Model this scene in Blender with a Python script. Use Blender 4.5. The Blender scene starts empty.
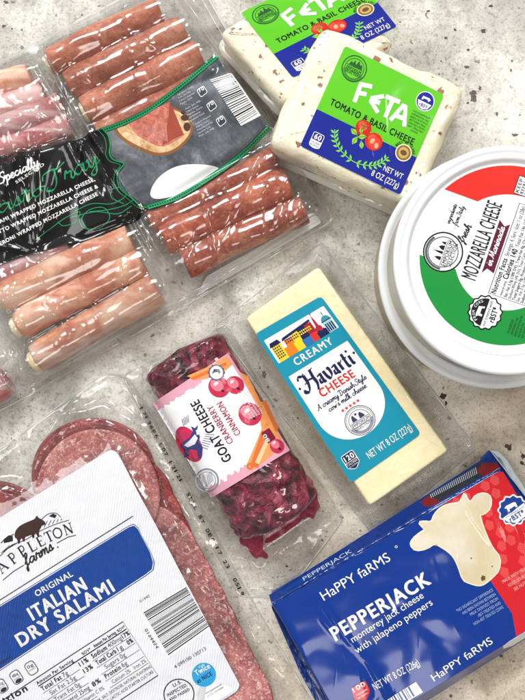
import bpy, bmesh, math, random
import numpy as np
from mathutils import Vector
random.seed(7); np.random.seed(7)
SC = bpy.context.scene; COL = SC.collection
PI = math.pi
# ------------------------------------------------------------------ camera geometry (millimetres, camera looks straight down)
F, D = 750.0, 500.0
def W(px, py, z=0.0):
    s = (D - z) / F
    return ((px - 262.5) * s, (350.0 - py) * s)
def WP(pts, z=0.0): return np.array([W(p[0], p[1], z) for p in pts], float)
def lin(c):
    c = c / 255.0
    return c / 12.92 if c <= 0.04045 else ((c + 0.055) / 1.055) ** 2.4
def rgb(h):
    if isinstance(h, str):
        h = h.lstrip('#'); h = [int(h[i:i+2], 16) for i in (0, 2, 4)]
    return tuple(lin(v) for v in h) + (1.0,)
# ------------------------------------------------------------------ numpy noise
_perm = np.random.RandomState(3).permutation(4096)
def _hash(ix, iy): return _perm[(_perm[ix & 4095] + iy) & 4095] / 4095.0
def vnoise(x, y):
    x = np.asarray(x, float); y = np.asarray(y, float)
    ix = np.floor(x).astype(int); iy = np.floor(y).astype(int); fx = x - ix; fy = y - iy
    u = fx*fx*fx*(fx*(fx*6-15)+10); v = fy*fy*fy*(fy*(fy*6-15)+10)
    a = _hash(ix, iy); b = _hash(ix+1, iy); c = _hash(ix, iy+1); d = _hash(ix+1, iy+1)
    return (a*(1-u)+b*u)*(1-v) + (c*(1-u)+d*u)*v - 0.5
def fbm(x, y, o=3):
    s = 0; a = 1.0
    for k in range(o):
        s = s + a*vnoise(x*2**k+17.3*k, y*2**k+9.1*k); a *= 0.5
    return s
def sdf(poly, x, y):
    P = np.asarray(poly, float); x = np.asarray(x, float); y = np.asarray(y, float)
    best = np.full(x.shape, 1e9); ins = np.zeros(x.shape, bool); n = len(P)
    for i in range(n):
        ax, ay = P[i]; bx, by = P[(i+1) % n]; ex, ey = bx-ax, by-ay
        L = ex*ex+ey*ey + 1e-12
        t = np.clip(((x-ax)*ex+(y-ay)*ey)/L, 0, 1)
        best = np.minimum(best, np.hypot(x-ax-t*ex, y-ay-t*ey))
        c = ((ay > y) != (by > y)) & (x < (bx-ax)*(y-ay)/((by-ay) if abs(by-ay) > 1e-12 else 1e-12)+ax)
        ins ^= c
    return np.where(ins, -best, best)
def segd(a, b, x, y):
    ex, ey = b[0]-a[0], b[1]-a[1]; L = ex*ex+ey*ey+1e-12
    t = np.clip(((x-a[0])*ex+(y-a[1])*ey)/L, 0, 1)
    return np.hypot(x-a[0]-t*ex, y-a[1]-t*ey), t
def sstep(e0, e1, x):
    t = np.clip((x-e0)/(e1-e0), 0, 1); return t*t*(3-2*t)
def blur(Z, s):
    r = max(1, int(3*s)); k = np.exp(-0.5*(np.arange(-r, r+1)/s)**2); k /= k.sum()
    P = np.pad(Z, r, mode='edge')
    A = sum(k[i]*P[i:i+Z.shape[0], :] for i in range(2*r+1))
    return sum(k[i]*A[:, i:i+Z.shape[1]] for i in range(2*r+1))
def chaikin(pts, n=2, closed=True):
    P = [tuple(p) for p in pts]
    for _ in range(n):
        Q = []; m = len(P)
        rng = range(m) if closed else range(m-1)
        if not closed: Q.append(P[0])
        for i in rng:
            a = P[i]; b = P[(i+1) % m]
            Q.append((a[0]*.75+b[0]*.25, a[1]*.75+b[1]*.25)); Q.append((a[0]*.25+b[0]*.75, a[1]*.25+b[1]*.75))
        if not closed: Q.append(P[-1])
        P = Q
    return P
def rpoly(pts, r, n=6, step=None):
    """polygon with rounded corners; r number or list"""
    P = [np.array(p, float) for p in pts]; m = len(P); out = []
    for i in range(m):
        p0, p1, p2 = P[i-1], P[i], P[(i+1) % m]; rr = r[i] if isinstance(r, (list, tuple)) else r
        d0 = p0-p1; d1 = p2-p1; l0 = np.linalg.norm(d0); l1 = np.linalg.norm(d1); d0 /= l0; d1 /= l1
        k = min(rr, l0*.49, l1*.49); a = p1+d0*k; b = p1+d1*k
        for j in range(n+1):
            t = j/n; out.append((1-t)**2*a+2*t*(1-t)*p1+t*t*b)
    if step:
        o2 = []
        for i in range(len(out)):
            a = out[i]; b = out[(i+1) % len(out)]; L = np.linalg.norm(b-a); k = max(1, int(L/step))
            for j in range(k): o2.append(a+(b-a)*j/k)
        out = o2
    return [tuple(p) for p in out]
class HF:
    """height field sampled on a grid; triangulated look-up so printed layers lie exactly on it"""
    def __init__(s, box, g, func):
        s.g = g; s.i0 = int(math.floor(box[0]/g))-2; s.j0 = int(math.floor(box[1]/g))-2
        s.nx = int(math.ceil(box[2]/g))+3-s.i0; s.ny = int(math.ceil(box[3]/g))+3-s.j0
        X, Y = np.meshgrid((np.arange(s.nx)+s.i0)*g, (np.arange(s.ny)+s.j0)*g, indexing='ij')
        s.X, s.Y = X, Y; s.set(func(X, Y) if func else X*0)
    def set(s, Z):
        s.Z = Z; s.gx, s.gy = np.gradient(Z, s.g)
    def _ij(s, x, y):
        u = np.asarray(x, float)/s.g-s.i0; v = np.asarray(y, float)/s.g-s.j0
        i = np.clip(np.floor(u+1e-6).astype(int), 0, s.nx-2); j = np.clip(np.floor(v+1e-6).astype(int), 0, s.ny-2)
        return i, j, np.clip(u-i, 0, 1), np.clip(v-j, 0, 1)
    def z(s, x, y):
        i, j, fx, fy = s._ij(x, y); Z = s.Z
        a = Z[i, j]; b = Z[i+1, j]; c = Z[i, j+1]; d = Z[i+1, j+1]
        return np.where(fx > fy, a+fx*(b-a)+fy*(d-b), a+fy*(c-a)+fx*(d-c))
    def nrm(s, x, y):
        i, j, fx, fy = s._ij(x, y)
        def bl(A): return (A[i, j]*(1-fx)+A[i+1, j]*fx)*(1-fy)+(A[i, j+1]*(1-fx)+A[i+1, j+1]*fx)*fy
        gx, gy = bl(s.gx), bl(s.gy); L = np.sqrt(gx*gx+gy*gy+1)
        return np.stack([-gx/L, -gy/L, 1/L], -1)
class Flat:
    g = None
    def __init__(s, h): s.h = h
    def z(s, x, y): return np.full(np.shape(x), float(s.h))
# ------------------------------------------------------------------ objects
def tag(o, label=None, cat=None, group=None, kind=None):
    for k, v in (('label', label), ('category', cat), ('group', group), ('kind', kind)):
        if v: o[k] = v
    return o
def thing(name, label, cat, x, y, group=None):
    o = bpy.data.objects.new(name, None); COL.objects.link(o)
    o.location = (x*.001, y*.001, 0); o.empty_display_size = 0.01
    return tag(o, label, cat, group)
def root_of(p):
    while p is not None and p.parent is not None: p = p.parent
    return p
def link_mesh(name, verts, faces, mats, parent=None, fm=None, normals=None, smooth=True):
    """verts in world millimetres"""
    V = np.asarray(verts, float)*.001
    r = root_of(parent)
    if r is not None: V = V - np.array(r.location)
    me = bpy.data.meshes.new(name)
    me.from_pydata(V.tolist(), [], [list(map(int, f)) for f in faces])
    for m in (mats if isinstance(mats, (list, tuple)) else [mats]): me.materials.append(m)
    if fm is not None: me.polygons.foreach_set('material_index', np.array(fm, dtype=np.int32))
    me.polygons.foreach_set('use_smooth', [smooth]*len(me.polygons))
    me.update()
    if normals is not None: me.normals_split_custom_set_from_vertices([tuple(n) for n in normals])
    o = bpy.data.objects.new(name, me); COL.objects.link(o)
    if parent is not None: o.parent = parent
    return o
# ------------------------------------------------------------------ text outlines
_tc = {}
def text_tris(s, bold=0.0, sp=1.0, shear=0.0):
    k = (s, bold, sp, shear)
    if k in _tc: return _tc[k]
    cu = bpy.data.curves.new('glyphs', 'FONT'); cu.body = s; cu.offset = bold; cu.space_character = sp
    cu.shear = shear; cu.resolution_u = 4; cu.dimensions = '2D'; cu.fill_mode = 'FRONT'
    o = bpy.data.objects.new('glyphs', cu); COL.objects.link(o)
    bpy.context.view_layer.update()
    me = o.evaluated_get(bpy.context.evaluated_depsgraph_get()).to_mesh()
    co = np.array([v.co[:2] for v in me.vertices], float).reshape(-1, 2)
    fs = [tuple(p.vertices) for p in me.polygons]
    o.to_mesh_clear(); bpy.data.objects.remove(o); bpy.data.curves.remove(cu)
    _tc[k] = (co, fs); return _tc[k]
CAP = None
def cap():
    global CAP
    if CAP is None: CAP = float(text_tris('H')[0][:, 1].max())
    return CAP
GLY = {
 'a': (1.15, [[(.9,.8),(.5,1),(.1,.5),(.35,0),(.8,.5),(.95,1)], [(.95,1),(.85,.2),(1,0),(1.3,.3)]]),
 'b': (1.0, [[(0,.3),(.55,1.9),(.4,2.1),(.2,1.4),(.25,.1),(.6,0),(.85,.6),(.5,.9),(1.1,.9)]]),
 'c': (.9, [[(.85,.8),(.5,1),(.1,.5),(.4,0),(.95,.3)]]),
 'd': (1.15, [[(.9,.8),(.5,1),(.1,.5),(.35,0),(.85,.5)], [(1.15,2),(.88,.2),(1,0),(1.3,.3)]]),
 'e': (.85, [[(0,.3),(.6,.6),(.7,.95),(.4,1),(.1,.4),(.4,0),(.95,.3)]]),
 'f': (.75, [[(0,.3),(.7,1.6),(.65,2.1),(.4,1.7),(.25,-.6),(.1,-1),(.1,-.4),(.8,.3)]]),
 'g': (1.1, [[(.9,.8),(.5,1),(.1,.5),(.35,0),(.8,.5),(.95,1)], [(.95,1),(.7,-.6),(.4,-1),(.2,-.6),(1.2,.3)]]),
 'h': (1.0, [[(0,.3),(.55,1.8),(.42,2.1),(.28,1.5),(.15,0)], [(.15,.1),(.5,.95),(.78,.9),(.7,.15),(.85,0),(1.1,.3)]]),
 'i': (.58, [[(0,.3),(.3,1),(.25,.15),(.4,0),(.65,.3)], [(.38,1.5),(.45,1.62)]]),
 'k': (.95, [[(0,.3),(.55,1.9),(.4,2.1),(.2,1.5),(.15,0)], [(.15,.4),(.6,1),(.6,.6),(.25,.5),(.7,0),(1,.3)]]),
 'l': (.58, [[(0,.3),(.5,1.8),(.4,2.1),(.2,1.6),(.2,.2),(.4,0),(.65,.3)]]),
 'm': (1.38, [[(0,.6),(.2,1),(.15,0)], [(.15,.2),(.48,1),(.65,.85),(.6,0)], [(.6,.2),(.95,1),(1.1,.85),(1.05,.1),(1.2,0),(1.45,.3)]]),
 'n': (.95, [[(0,.6),(.2,1),(.15,0)], [(.15,.2),(.5,1),(.7,.85),(.65,.1),(.8,0),(1.02,.3)]]),
 'o': (.95, [[(.6,1),(.1,.6),(.3,0),(.75,.4),(.6,1),(1.05,.85)]]),
 'p': (.95, [[(0,.5),(.3,1),(.1,-1)], [(.2,.5),(.55,1),(.85,.5),(.5,0),(.25,.2)], [(.5,0),(1,.3)]]),
 'r': (.82, [[(0,.3),(.25,1.15),(.35,.85),(.65,.85),(.55,.2),(.7,0),(.9,.3)]]),
 's': (.72, [[(0,.2),(.42,1.1),(.5,.5),(.5,.1),(.1,.05)], [(.4,0),(.8,.3)]]),
 't': (.62, [[(0,.3),(.4,1.6),(.25,.2),(.4,0),(.68,.3)], [(0,1.15),(.65,1.2)]]),
 'u': (1.0, [[(0,.6),(.2,1),(.2,.2),(.45,0),(.8,.9)], [(.82,1),(.75,.2),(.9,0),(1.1,.3)]]),
 'v': (.88, [[(0,.8),(.2,1),(.35,0),(.75,.95),(1,.85)]]),
 'w': (1.25, [[(0,.8),(.2,1),(.3,0),(.65,.9),(.7,0),(1.1,.95),(1.3,.85)]]),
 'y': (1.0, [[(0,.8),(.18,1),(.2,.2),(.45,.05),(.82,1)], [(.82,1),(.6,-.6),(.3,-1),(.15,-.6),(1.1,.3)]]),
 'T': (1.25, [[(-.4,1.4),(-.2,2),(.5,2.1),(1,1.9),(1.7,2.2)], [(.75,2),(.6,.6),(.2,-.1),(-.35,.1),(-.2,.45)]]),
 'S': (1.1, [[(1.15,1.7),(.95,2.1),(.45,2),(.35,1.4),(.85,.8),(.6,.05),(0,0),(-.25,.4)]]),
 'M': (1.7, [[(-.2,.1),(.2,.5),(.5,1.9),(.7,.3),(1.35,1.95),(1.3,.3),(1.45,0),(1.75,.3)]]),
 'H': (1.5, [[(-.3,1.5),(0,2),(.45,1.9),(.35,.5),(-.1,0),(-.3,.3)], [(1.5,2.1),(1.15,1.8),(1.05,.3),(1.3,0),(1.6,.3)], [(-.1,.8),(.7,1.1),(1.3,1)], [(.6,2.2),(.7,1.5)]]),
 'D': (1.3, [[(.4,1.9),(.3,.2),(-.1,.1),(.6,-.02),(1.15,.8),(.8,1.9),(0,2),(-.2,1.6)]]),
 'A': (1.3, [[(-.3,.2),(.1,.1),(.9,2.05),(.95,.2),(1.3,.2)], [(.2,.8),(1.1,.8)]]),
 'I': (.9, [[(0,1.7),(.4,2.1),(.9,1.9)], [(.6,2),(.4,.2),(0,0),(-.2,.3)]]),
 '-': (.6, [[(.1,.6),(.5,.6)]]), "'": (.3, [[(.2,2),(.1,1.6)]]), ' ': (.6, []), '.': (.3, [[(.1,0),(.15,.08)]]),
}
def crom(P, k=6):
    P = [np.array(p, float) for p in P]
    if len(P) < 3: return P
    Q = [2*P[0]-P[1]]+P+[2*P[-1]-P[-2]]; out = []
    for i in range(1, len(Q)-2):
        a, b, c, d = Q[i-1:i+3]
        for j in range(k):
            t = j/k; out.append(.5*((2*b)+(-a+c)*t+(2*a-5*b+4*c-d)*t*t+(-a+3*b-3*c+d)*t**3))
    out.append(P[-1]); return out
class Art:
    """flat printed shapes in photo-pixel coordinates of the sheet, laid on a surface and joined into ONE mesh"""
    def __init__(s): s.V = []; s.Fc = []; s.M = []; s.mats = []; s.k = 0
    def mi(s, m):
        if m not in s.mats: s.mats.append(m)
        return s.mats.index(m)
    def add(s, co, faces, mat, layer):
        s.k += 1; base = len(s.V); e = (s.k % 60)*.0012
        for c in co: s.V.append((c[0], c[1], layer + e + (c[2] if len(c) > 2 else 0)))
        i = s.mi(mat)
        for f in faces: s.Fc.append([base+j for j in f]); s.M.append(i)
    def poly(s, pts, mat, layer=1, r=0):
        if r: pts = rpoly(pts, r, 4)
        s.add([tuple(p) for p in pts], [list(range(len(pts)))], mat, layer)
    def ell(s, c, rx, ry, mat, layer=1, ang=0, n=28, a0=0, a1=360):
        ca, sa = math.cos(math.radians(ang)), math.sin(math.radians(ang)); P = []
        full = abs(a1-a0-360) < 1e-6
        for i in range(n if full else n+1):
            t = math.radians(a0+(a1-a0)*i/n); x, y = rx*math.cos(t), ry*math.sin(t)
            P.append((c[0]+x*ca-y*sa, c[1]+x*sa+y*ca))
        s.poly(P, mat, layer)
    def ring(s, c, r0, r1, mat, layer=1, n=36, a0=0, a1=360):
        V = []; Fs = []
        for i in range(n+1):
            t = math.radians(a0+(a1-a0)*i/n)
            V += [(c[0]+r0*math.cos(t), c[1]+r0*math.sin(t)), (c[0]+r1*math.cos(t), c[1]+r1*math.sin(t))]
        for i in range(n): Fs.append([2*i, 2*i+1, 2*i+3, 2*i+2])
        s.add(V, Fs, mat, layer)
    def line(s, pts, w, mat, layer=1, closed=False, nib=None, smooth=0, taper=False):
        if smooth: pts = crom(pts, smooth)
        P = [np.array(p[:2], float) for p in pts]
        if closed: P.append(P[0])
        V = []; Fs = []; n = len(P)
        for i in range(n):
            a = P[max(0, i-1)]; b = P[min(n-1, i+1)]
            if closed and i in (0, n-1): a = P[-2]; b = P[1]
            d = b-a; L = np.linalg.norm(d) + 1e-9; d = d/L; nn = np.array([-d[1], d[0]])
            ww = w
            if nib is not None: ww = w*(0.28+0.72*abs(math.sin(math.atan2(d[1], d[0])-nib)))
            if taper: ww *= .25+.75*math.sin(PI*(i+.01)/(n-1+.02))
            k = 0.06*i/max(1, n-1)
            V += [tuple(P[i]+nn*ww/2)+(k,), tuple(P[i]-nn*ww/2)+(k,)]
        for i in range(n-1): Fs.append([2*i, 2*i+1, 2*i+3, 2*i+2])
        s.add(V, Fs, mat, layer)
    def text(s, st, p0, p1, capx, mat, layer=2, bold=0.0, sp=1.0, shear=0.0, up=None, fit=True, align='l'):
        extra = max(0.0, bold)*.85 if capx > 2.4 else 0; bold = 0.0
        if sp == 1.0: sp = 1+extra*4
        co, fs = text_tris(st, bold, round(sp, 3), shear)
        if len(co) == 0: return
        p0 = np.array(p0, float); p1 = np.array(p1, float); d = p1-p0; L = np.linalg.norm(d); d /= L
        u = np.array(up, float) if up is not None else np.array([d[1], -d[0]]); u = u/np.linalg.norm(u)
        x0, x1 = co[:, 0].min(), co[:, 0].max(); ky = capx/cap(); kx = L/(x1-x0) if fit else ky
        P = p0[None]+np.outer((co[:, 0]-x0)*kx, d)+np.outer(co[:, 1]*ky, u)
        s.add([tuple(p) for p in P], fs, mat, layer)
        if extra > 0:
            e = extra*capx
            for sx, sy in (((1, .7), (-1, -.7), (1, -.7), (-1, .7)) if extra > .022 else ((1, .3), (-1, -.3))): s.add([tuple(p+d*e*sx+u*e*sy) for p in P], fs, mat, layer)
    def arctext(s, st, c, r, a0, a1, capx, mat, layer=2, bold=0.02, inward=False):
        """letters from angle a0 to a1 (degrees, px space, y down); tops outward unless inward"""
        n = len(st)
        for i, ch in enumerate(st):
            if ch == ' ': continue
            a = math.radians(a0+(a1-a0)*(i+.5)/n); o = np.array([math.cos(a), math.sin(a)])
            u = -o if inward else o
            d = np.array([-u[1], u[0]])
            w = abs(math.radians(a1-a0))*r/n*.78
            if ch in "I1'.!": w *= .35
            p = np.array(c)+o*r-d*w/2
            s.text(ch, p, p+d*w, capx, mat, layer, bold)
    def script(s, st, p0, p1, xh, w, mat, layer=2, nib=None, slant=.25, up=None):
        adv = sum(GLY[ch][0] for ch in st); p0 = np.array(p0, float); p1 = np.array(p1, float)
        d = p1-p0; L = np.linalg.norm(d); d /= L; u = np.array([d[1], -d[0]]) if up is None else np.array(up, float)
        kx = L/adv; x = 0
        for ch in st:
            a, st_ = GLY[ch]
            for pl in st_:
                Q = [p0+d*((x+px+slant*py*xh/kx*.9)*kx)+u*(py*xh) for px, py in pl]
                s.line(Q, w, mat, layer, nib=nib, smooth=5 if len(Q) > 2 else 0)
            x += a
    def build(s, name, surf, parent=None, off=.15, dl=.05, uselocal=False):
        bm = bmesh.new()
        V = np.array(s.V, float)
        z = np.full(len(V), float(surf.h) if isinstance(surf, Flat) else 12.0)
        for _ in range(1 if isinstance(surf, Flat) else 7):
            sc = (D-z)/F; x = (V[:, 0]-262.5)*sc; y = (350-V[:, 1])*sc
            if not isinstance(surf, Flat): z = .4*z+.6*surf.z(x, y)
        bv = [bm.verts.new((x[i], y[i], V[i, 2])) for i in range(len(V))]
        for f, m in zip(s.Fc, s.M):
            try: bf = bm.faces.new([bv[j] for j in f]); bf.material_index = m
            except ValueError: pass
        big = [f for f in bm.faces if len(f.verts) > 4]
        if big: bmesh.ops.triangulate(bm, faces=big)
        if surf.g:
            g = surf.g; zs = bm.verts
            x0, x1, y0, y1 = x.min(), x.max(), y.min(), y.max()
            def cut(co, no):
                bmesh.ops.bisect_plane(bm, geom=bm.verts[:]+bm.edges[:]+bm.faces[:], dist=1e-5, plane_co=co, plane_no=no)
            for k in range(int(math.ceil(x0/g)), int(math.floor(x1/g))+1): cut((k*g, 0, 0), (1, 0, 0))
            for k in range(int(math.ceil(y0/g)), int(math.floor(y1/g))+1): cut((0, k*g, 0), (0, 1, 0))
            q = 1/math.sqrt(2)
            for k in range(int(math.ceil((x0-y1)/g)), int(math.floor((x1-y0)/g))+1): cut((k*g, 0, 0), (q, -q, 0))
        bmesh.ops.recalc_face_normals(bm, faces=[])
        for f in bm.faces:
            f.normal_update()
            if f.normal.z < 0: f.normal_flip()
        bm.verts.index_update()
        co = np.array([v.co[:] for v in bm.verts], float)
        zz = surf.z(co[:, 0], co[:, 1])+off+co[:, 2]*dl
        nr = None if isinstance(surf, Flat) else surf.nrm(co[:, 0], co[:, 1])
        fs = [[v.index for v in f.verts] for f in bm.faces]; fm = [f.material_index for f in bm.faces]
        bm.free()
        return link_mesh(name, np.column_stack([co[:, 0], co[:, 1], zz]), fs, s.mats, parent, fm, nr)
# ------------------------------------------------------------------ solids
def offset_poly(P, d):
    """inward offset of a dense CCW outline"""
    P = np.asarray(P); n = len(P); a = np.roll(P, 1, 0); b = np.roll(P, -1, 0); t = b-a
    t /= (np.linalg.norm(t, axis=1)[:, None]+1e-9)
    return P+np.column_stack([-t[:, 1], t[:, 0]])*d
def ccw(P):
    P = np.asarray(P, float); A = np.sum(P[:, 0]*np.roll(P[:, 1], -1)-np.roll(P[:, 0], -1)*P[:, 1])
    return P if A > 0 else P[::-1]
def loft(name, rings, mats, parent, close_top=True, close_bot=True, smooth=True, fm=None):
    n = len(rings[0]); V = np.concatenate(rings); Fs = []
    for k in range(len(rings)-1):
        for i in range(n):
            j = (i+1) % n; Fs.append([k*n+i, k*n+j, (k+1)*n+j, (k+1)*n+i])
    if close_bot: Fs.append(list(range(n))[::-1])
    if close_top: Fs.append([(len(rings)-1)*n+i for i in range(n)])
    return link_mesh(name, V, Fs, mats, parent, fm, None, smooth)
def block(name, outline, H, er, mat, parent, topf=None, K=14, z0=0, sidef=None, bot=None):
    """rounded slab: outline (world mm) is the widest contour"""
    P = ccw(outline); c = P.mean(0); rings = []
    bot = er if bot is None else bot
    prof = [(bot, 0)]+[(bot*(1-math.sin(a)), bot*(1-math.cos(a))) for a in np.linspace(.3, PI/2, 5)]
    for t in (.25, .5, .75): prof.append((0, bot+(H-er-bot)*t))
    prof += [(er*(1-math.cos(a)), H-er+er*math.sin(a)) for a in np.linspace(0, PI/2, 7)]
    for off, z in prof:
        Q = offset_poly(P, off)
        zz = np.full(len(Q), z0+z)
        if sidef is not None:
            Q = Q+offset_dir(P)*sidef(Q[:, 0], Q[:, 1], z)[:, None]
        if topf is not None: zz = zz+topf(Q[:, 0], Q[:, 1])*(z/H)**2
        rings.append(np.column_stack([Q, zz]))
    last = offset_poly(P, er)
    for k in range(1, K):
        Q = c+(last-c)*(1-k/K); zz = np.full(len(Q), z0+H)
        if topf is not None: zz = zz+topf(Q[:, 0], Q[:, 1])
        rings.append(np.column_stack([Q, zz]))
    return loft(name, rings, mat, parent)
def offset_dir(P):
    a = np.roll(P, 1, 0); b = np.roll(P, -1, 0); t = b-a; t /= (np.linalg.norm(t, axis=1)[:, None]+1e-9)
    return np.column_stack([t[:, 1], -t[:, 0]])
def lathe(name, prof, cx, cy, mat, parent, n=128, tilt=(0, 0), fm=None):
    V = []; Fs = []; m = len(prof)
    for i in range(n):
        a = 2*PI*i/n
        for r, z in prof: V.append((cx+r*math.cos(a), cy+r*math.sin(a), z))
    for i in range(n):
        j = (i+1) % n
        for k in range(m-1): Fs.append([i*m+k, j*m+k, j*m+k+1, i*m+k+1])
    return link_mesh(name, V, Fs, mat, parent)
# ------------------------------------------------------------------ materials
_mc = {}
class NT:
    def __init__(s, name):
        s.m = bpy.data.materials.new(name); s.m.use_nodes = True; s.t = s.m.node_tree
        s.t.nodes.clear(); s.out = s.n('ShaderNodeOutputMaterial')
        s.tc = s.n('ShaderNodeTexCoord').outputs['Object']
    def n(s, ty, **kw):
        x = s.t.nodes.new(ty)
        for k, v in kw.items():
            if k.startswith('_'): x.inputs[k[1:].replace('_', ' ')].default_value = v
            else: setattr(x, k, v)
        return x
    def l(s, a, b): s.t.links.new(a, b)
    def mapping(s, rot=0, scale=(1, 1, 1), loc=(0, 0, 0)):
        m = s.n('ShaderNodeMapping'); m.inputs['Rotation'].default_value = (0, 0, math.radians(rot))
        m.inputs['Scale'].default_value = scale; m.inputs['Location'].default_value = loc
        s.l(s.tc, m.inputs['Vector']); return m.outputs[0]
    def noise(s, scale, detail=4, rough=.5, dist=0, vec=None):
        x = s.n('ShaderNodeTexNoise'); x.inputs['Scale'].default_value = scale; x.inputs['Detail'].default_value = detail
        x.inputs['Roughness'].default_value = rough; x.inputs['Distortion'].default_value = dist
        s.l(vec if vec is not None else s.tc, x.inputs['Vector']); return x.outputs['Fac']
    def vor(s, scale, feature='F1', out='Distance', vec=None, rnd=1):
        x = s.n('ShaderNodeTexVoronoi', feature=feature); x.inputs['Scale'].default_value = scale
        x.inputs['Randomness'].default_value = rnd
        s.l(vec if vec is not None else s.tc, x.inputs['Vector']); return x.outputs[out]
    def ramp(s, fac, stops, interp='LINEAR'):
        r = s.n('ShaderNodeValToRGB'); e = r.color_ramp.elements; r.color_ramp.interpolation = interp
        while len(e) > 1: e.remove(e[0])
        e[0].position = stops[0][0]; e[0].color = stops[0][1]
        for p, c in stops[1:]: x = e.new(p); x.color = c
        s.l(fac, r.inputs[0]); return r.outputs[0]
    def mix(s, fac, a, b, mode='MIX'):
        x = s.n('ShaderNodeMix', data_type='RGBA', blend_type=mode)
        for v, i in ((fac, 0), (a, 6), (b, 7)):
            if isinstance(v, (int, float, tuple)): x.inputs[i].default_value = v
            else: s.l(v, x.inputs[i])
        return x.outputs[2]
    def math(s, op, a, b=0.0, clamp=False):
        x = s.n('ShaderNodeMath', operation=op); x.use_clamp = clamp
        for v, i in ((a, 0), (b, 1)):
            if isinstance(v, (int, float)): x.inputs[i].default_value = v
            else: s.l(v, x.inputs[i])
        return x.outputs[0]
    def bump(s, h, dist, strength=1, prev=None):
        b = s.n('ShaderNodeBump'); b.inputs['Distance'].default_value = dist; b.inputs['Strength'].default_value = strength
        s.l(h, b.inputs['Height'])
        if prev is not None: s.l(prev, b.inputs['Normal'])
        return b.outputs[0]
    def pbr(s, color, rough=.4, normal=None, coat=0, coatn=None, sss=0, sssr=(.003, .002, .001), trans=0, coatr=.05, metal=0, spec=.5):
        p = s.n('ShaderNodeBsdfPrincipled')
        if isinstance(color, tuple): p.inputs['Base Color'].default_value = color
        else: s.l(color, p.inputs['Base Color'])
        p.inputs['Roughness'].default_value = rough; p.inputs['Metallic'].default_value = metal
        p.inputs['Specular IOR Level'].default_value = spec
        if normal is not None: s.l(normal, p.inputs['Normal'])
        if coat:
            p.inputs['Coat Weight'].default_value = coat; p.inputs['Coat Roughness'].default_value = coatr
            if coatn is not None: s.l(coatn, p.inputs['Coat Normal'])
        if sss:
            p.inputs['Subsurface Weight'].default_value = sss; p.inputs['Subsurface Radius'].default_value = sssr
            p.inputs['Subsurface Scale'].default_value = 1.0
        if trans: p.inputs['Transmission Weight'].default_value = trans
        s.l(p.outputs[0], s.out.inputs[0]); return p
def crinkle(t, k=1.0, rot=-59, stretch=.28, cr=1.0):
    """thin-film wrinkles shared by film, the prints on it and whatever it clings to: slow waves plus sparse sharp creases"""
    v = t.mapping(rot=rot, scale=(1, stretch, 1))
    wv = t.noise(24, 1.2, .4, .6)
    b = t.bump(wv, .0062*k)
    n1 = t.noise(30, .8, .5, .7, v)
    r1 = t.ramp(t.math('ABSOLUTE', t.math('SUBTRACT', n1, .5)), [(0, (1,)*4), (.020, (.3,)*3+(1,)), (.055, (0, 0, 0, 1))])
    msk = t.ramp(t.noise(22, 1, .5, 0, t.mapping(loc=(.3, .7, .2))), [(.47, (0, 0, 0, 1)), (.60, (1,)*4)])
    v2 = t.mapping(rot=rot+38, scale=(1, stretch*1.2, 1), loc=(.11, .23, 0))
    n2 = t.noise(40, .8, .5, .5, v2)
    r2 = t.ramp(t.math('ABSOLUTE', t.math('SUBTRACT', n2, .5)), [(0, (1,)*4), (.022, (.25,)*3+(1,)), (.055, (0, 0, 0, 1))])
    msk2 = t.ramp(t.noise(26, 1, .5, 0, t.mapping(loc=(.9, .1, .5))), [(.50, (0, 0, 0, 1)), (.64, (1,)*4)])
    h = t.math('ADD', t.math('MULTIPLY', r1, msk), t.math('MULTIPLY', t.math('MULTIPLY', r2, msk2), .6))
    return t.bump(h, .00042*k*cr, prev=b)
def film_mat(name, k=1.0, rot=-59, tint=(1, 1, 1, 1), haze=.06, stretch=.35, refl=.08, rough=.12, cross=False, hz=None):
    t = NT(name); nb = crinkle(t, k, rot, stretch)
    if cross:
        c1 = t.n('ShaderNodeTexWave', wave_type='BANDS', bands_direction='X'); c1.inputs['Scale'].default_value = 260
        t.l(t.mapping(rot=31), c1.inputs['Vector'])
        c2 = t.n('ShaderNodeTexWave', wave_type='BANDS', bands_direction='Y'); c2.inputs['Scale'].default_value = 260
        t.l(t.mapping(rot=31), c2.inputs['Vector'])
        nb = t.bump(t.math('MULTIPLY', c1.outputs['Fac'], c2.outputs['Fac']), .00024, prev=nb)
    tr = t.n('ShaderNodeBsdfTransparent'); tr.inputs[0].default_value = tint
    df = t.n('ShaderNodeBsdfDiffuse'); df.inputs[0].default_value = hz or (.85, .86, .84, 1); t.l(nb, df.inputs['Normal'])
    gl = t.n('ShaderNodeBsdfGlossy'); gl.inputs['Roughness'].default_value = rough; t.l(nb, gl.inputs['Normal'])
    m1 = t.n('ShaderNodeMixShader'); m1.inputs[0].default_value = haze
    if cross: t.l(t.math('MULTIPLY', t.math('ADD', t.math('MULTIPLY', c1.outputs['Fac'], c2.outputs['Fac']), .6), haze*.75), m1.inputs[0])
    tl = t.n('ShaderNodeBsdfTranslucent'); tl.inputs[0].default_value = hz or (.9, .91, .89, 1); m0 = t.n('ShaderNodeMixShader'); m0.inputs[0].default_value = .55
    t.l(df.outputs[0], m0.inputs[1]); t.l(tl.outputs[0], m0.inputs[2]); t.l(tr.outputs[0], m1.inputs[1]); t.l(m0.outputs[0], m1.inputs[2])
    fr = t.n('ShaderNodeFresnel'); fr.inputs['IOR'].default_value = 1.5; t.l(nb, fr.inputs['Normal'])
    f = t.math('ADD', t.math('MINIMUM', t.math('MULTIPLY', fr.outputs[0], .8), .25), refl-.06, True)
    m2 = t.n('ShaderNodeMixShader'); t.l(f, m2.inputs[0]); t.l(m1.outputs[0], m2.inputs[1]); t.l(gl.outputs[0], m2.inputs[2])
    t.l(m2.outputs[0], t.out.inputs[0]); return t.m
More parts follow.
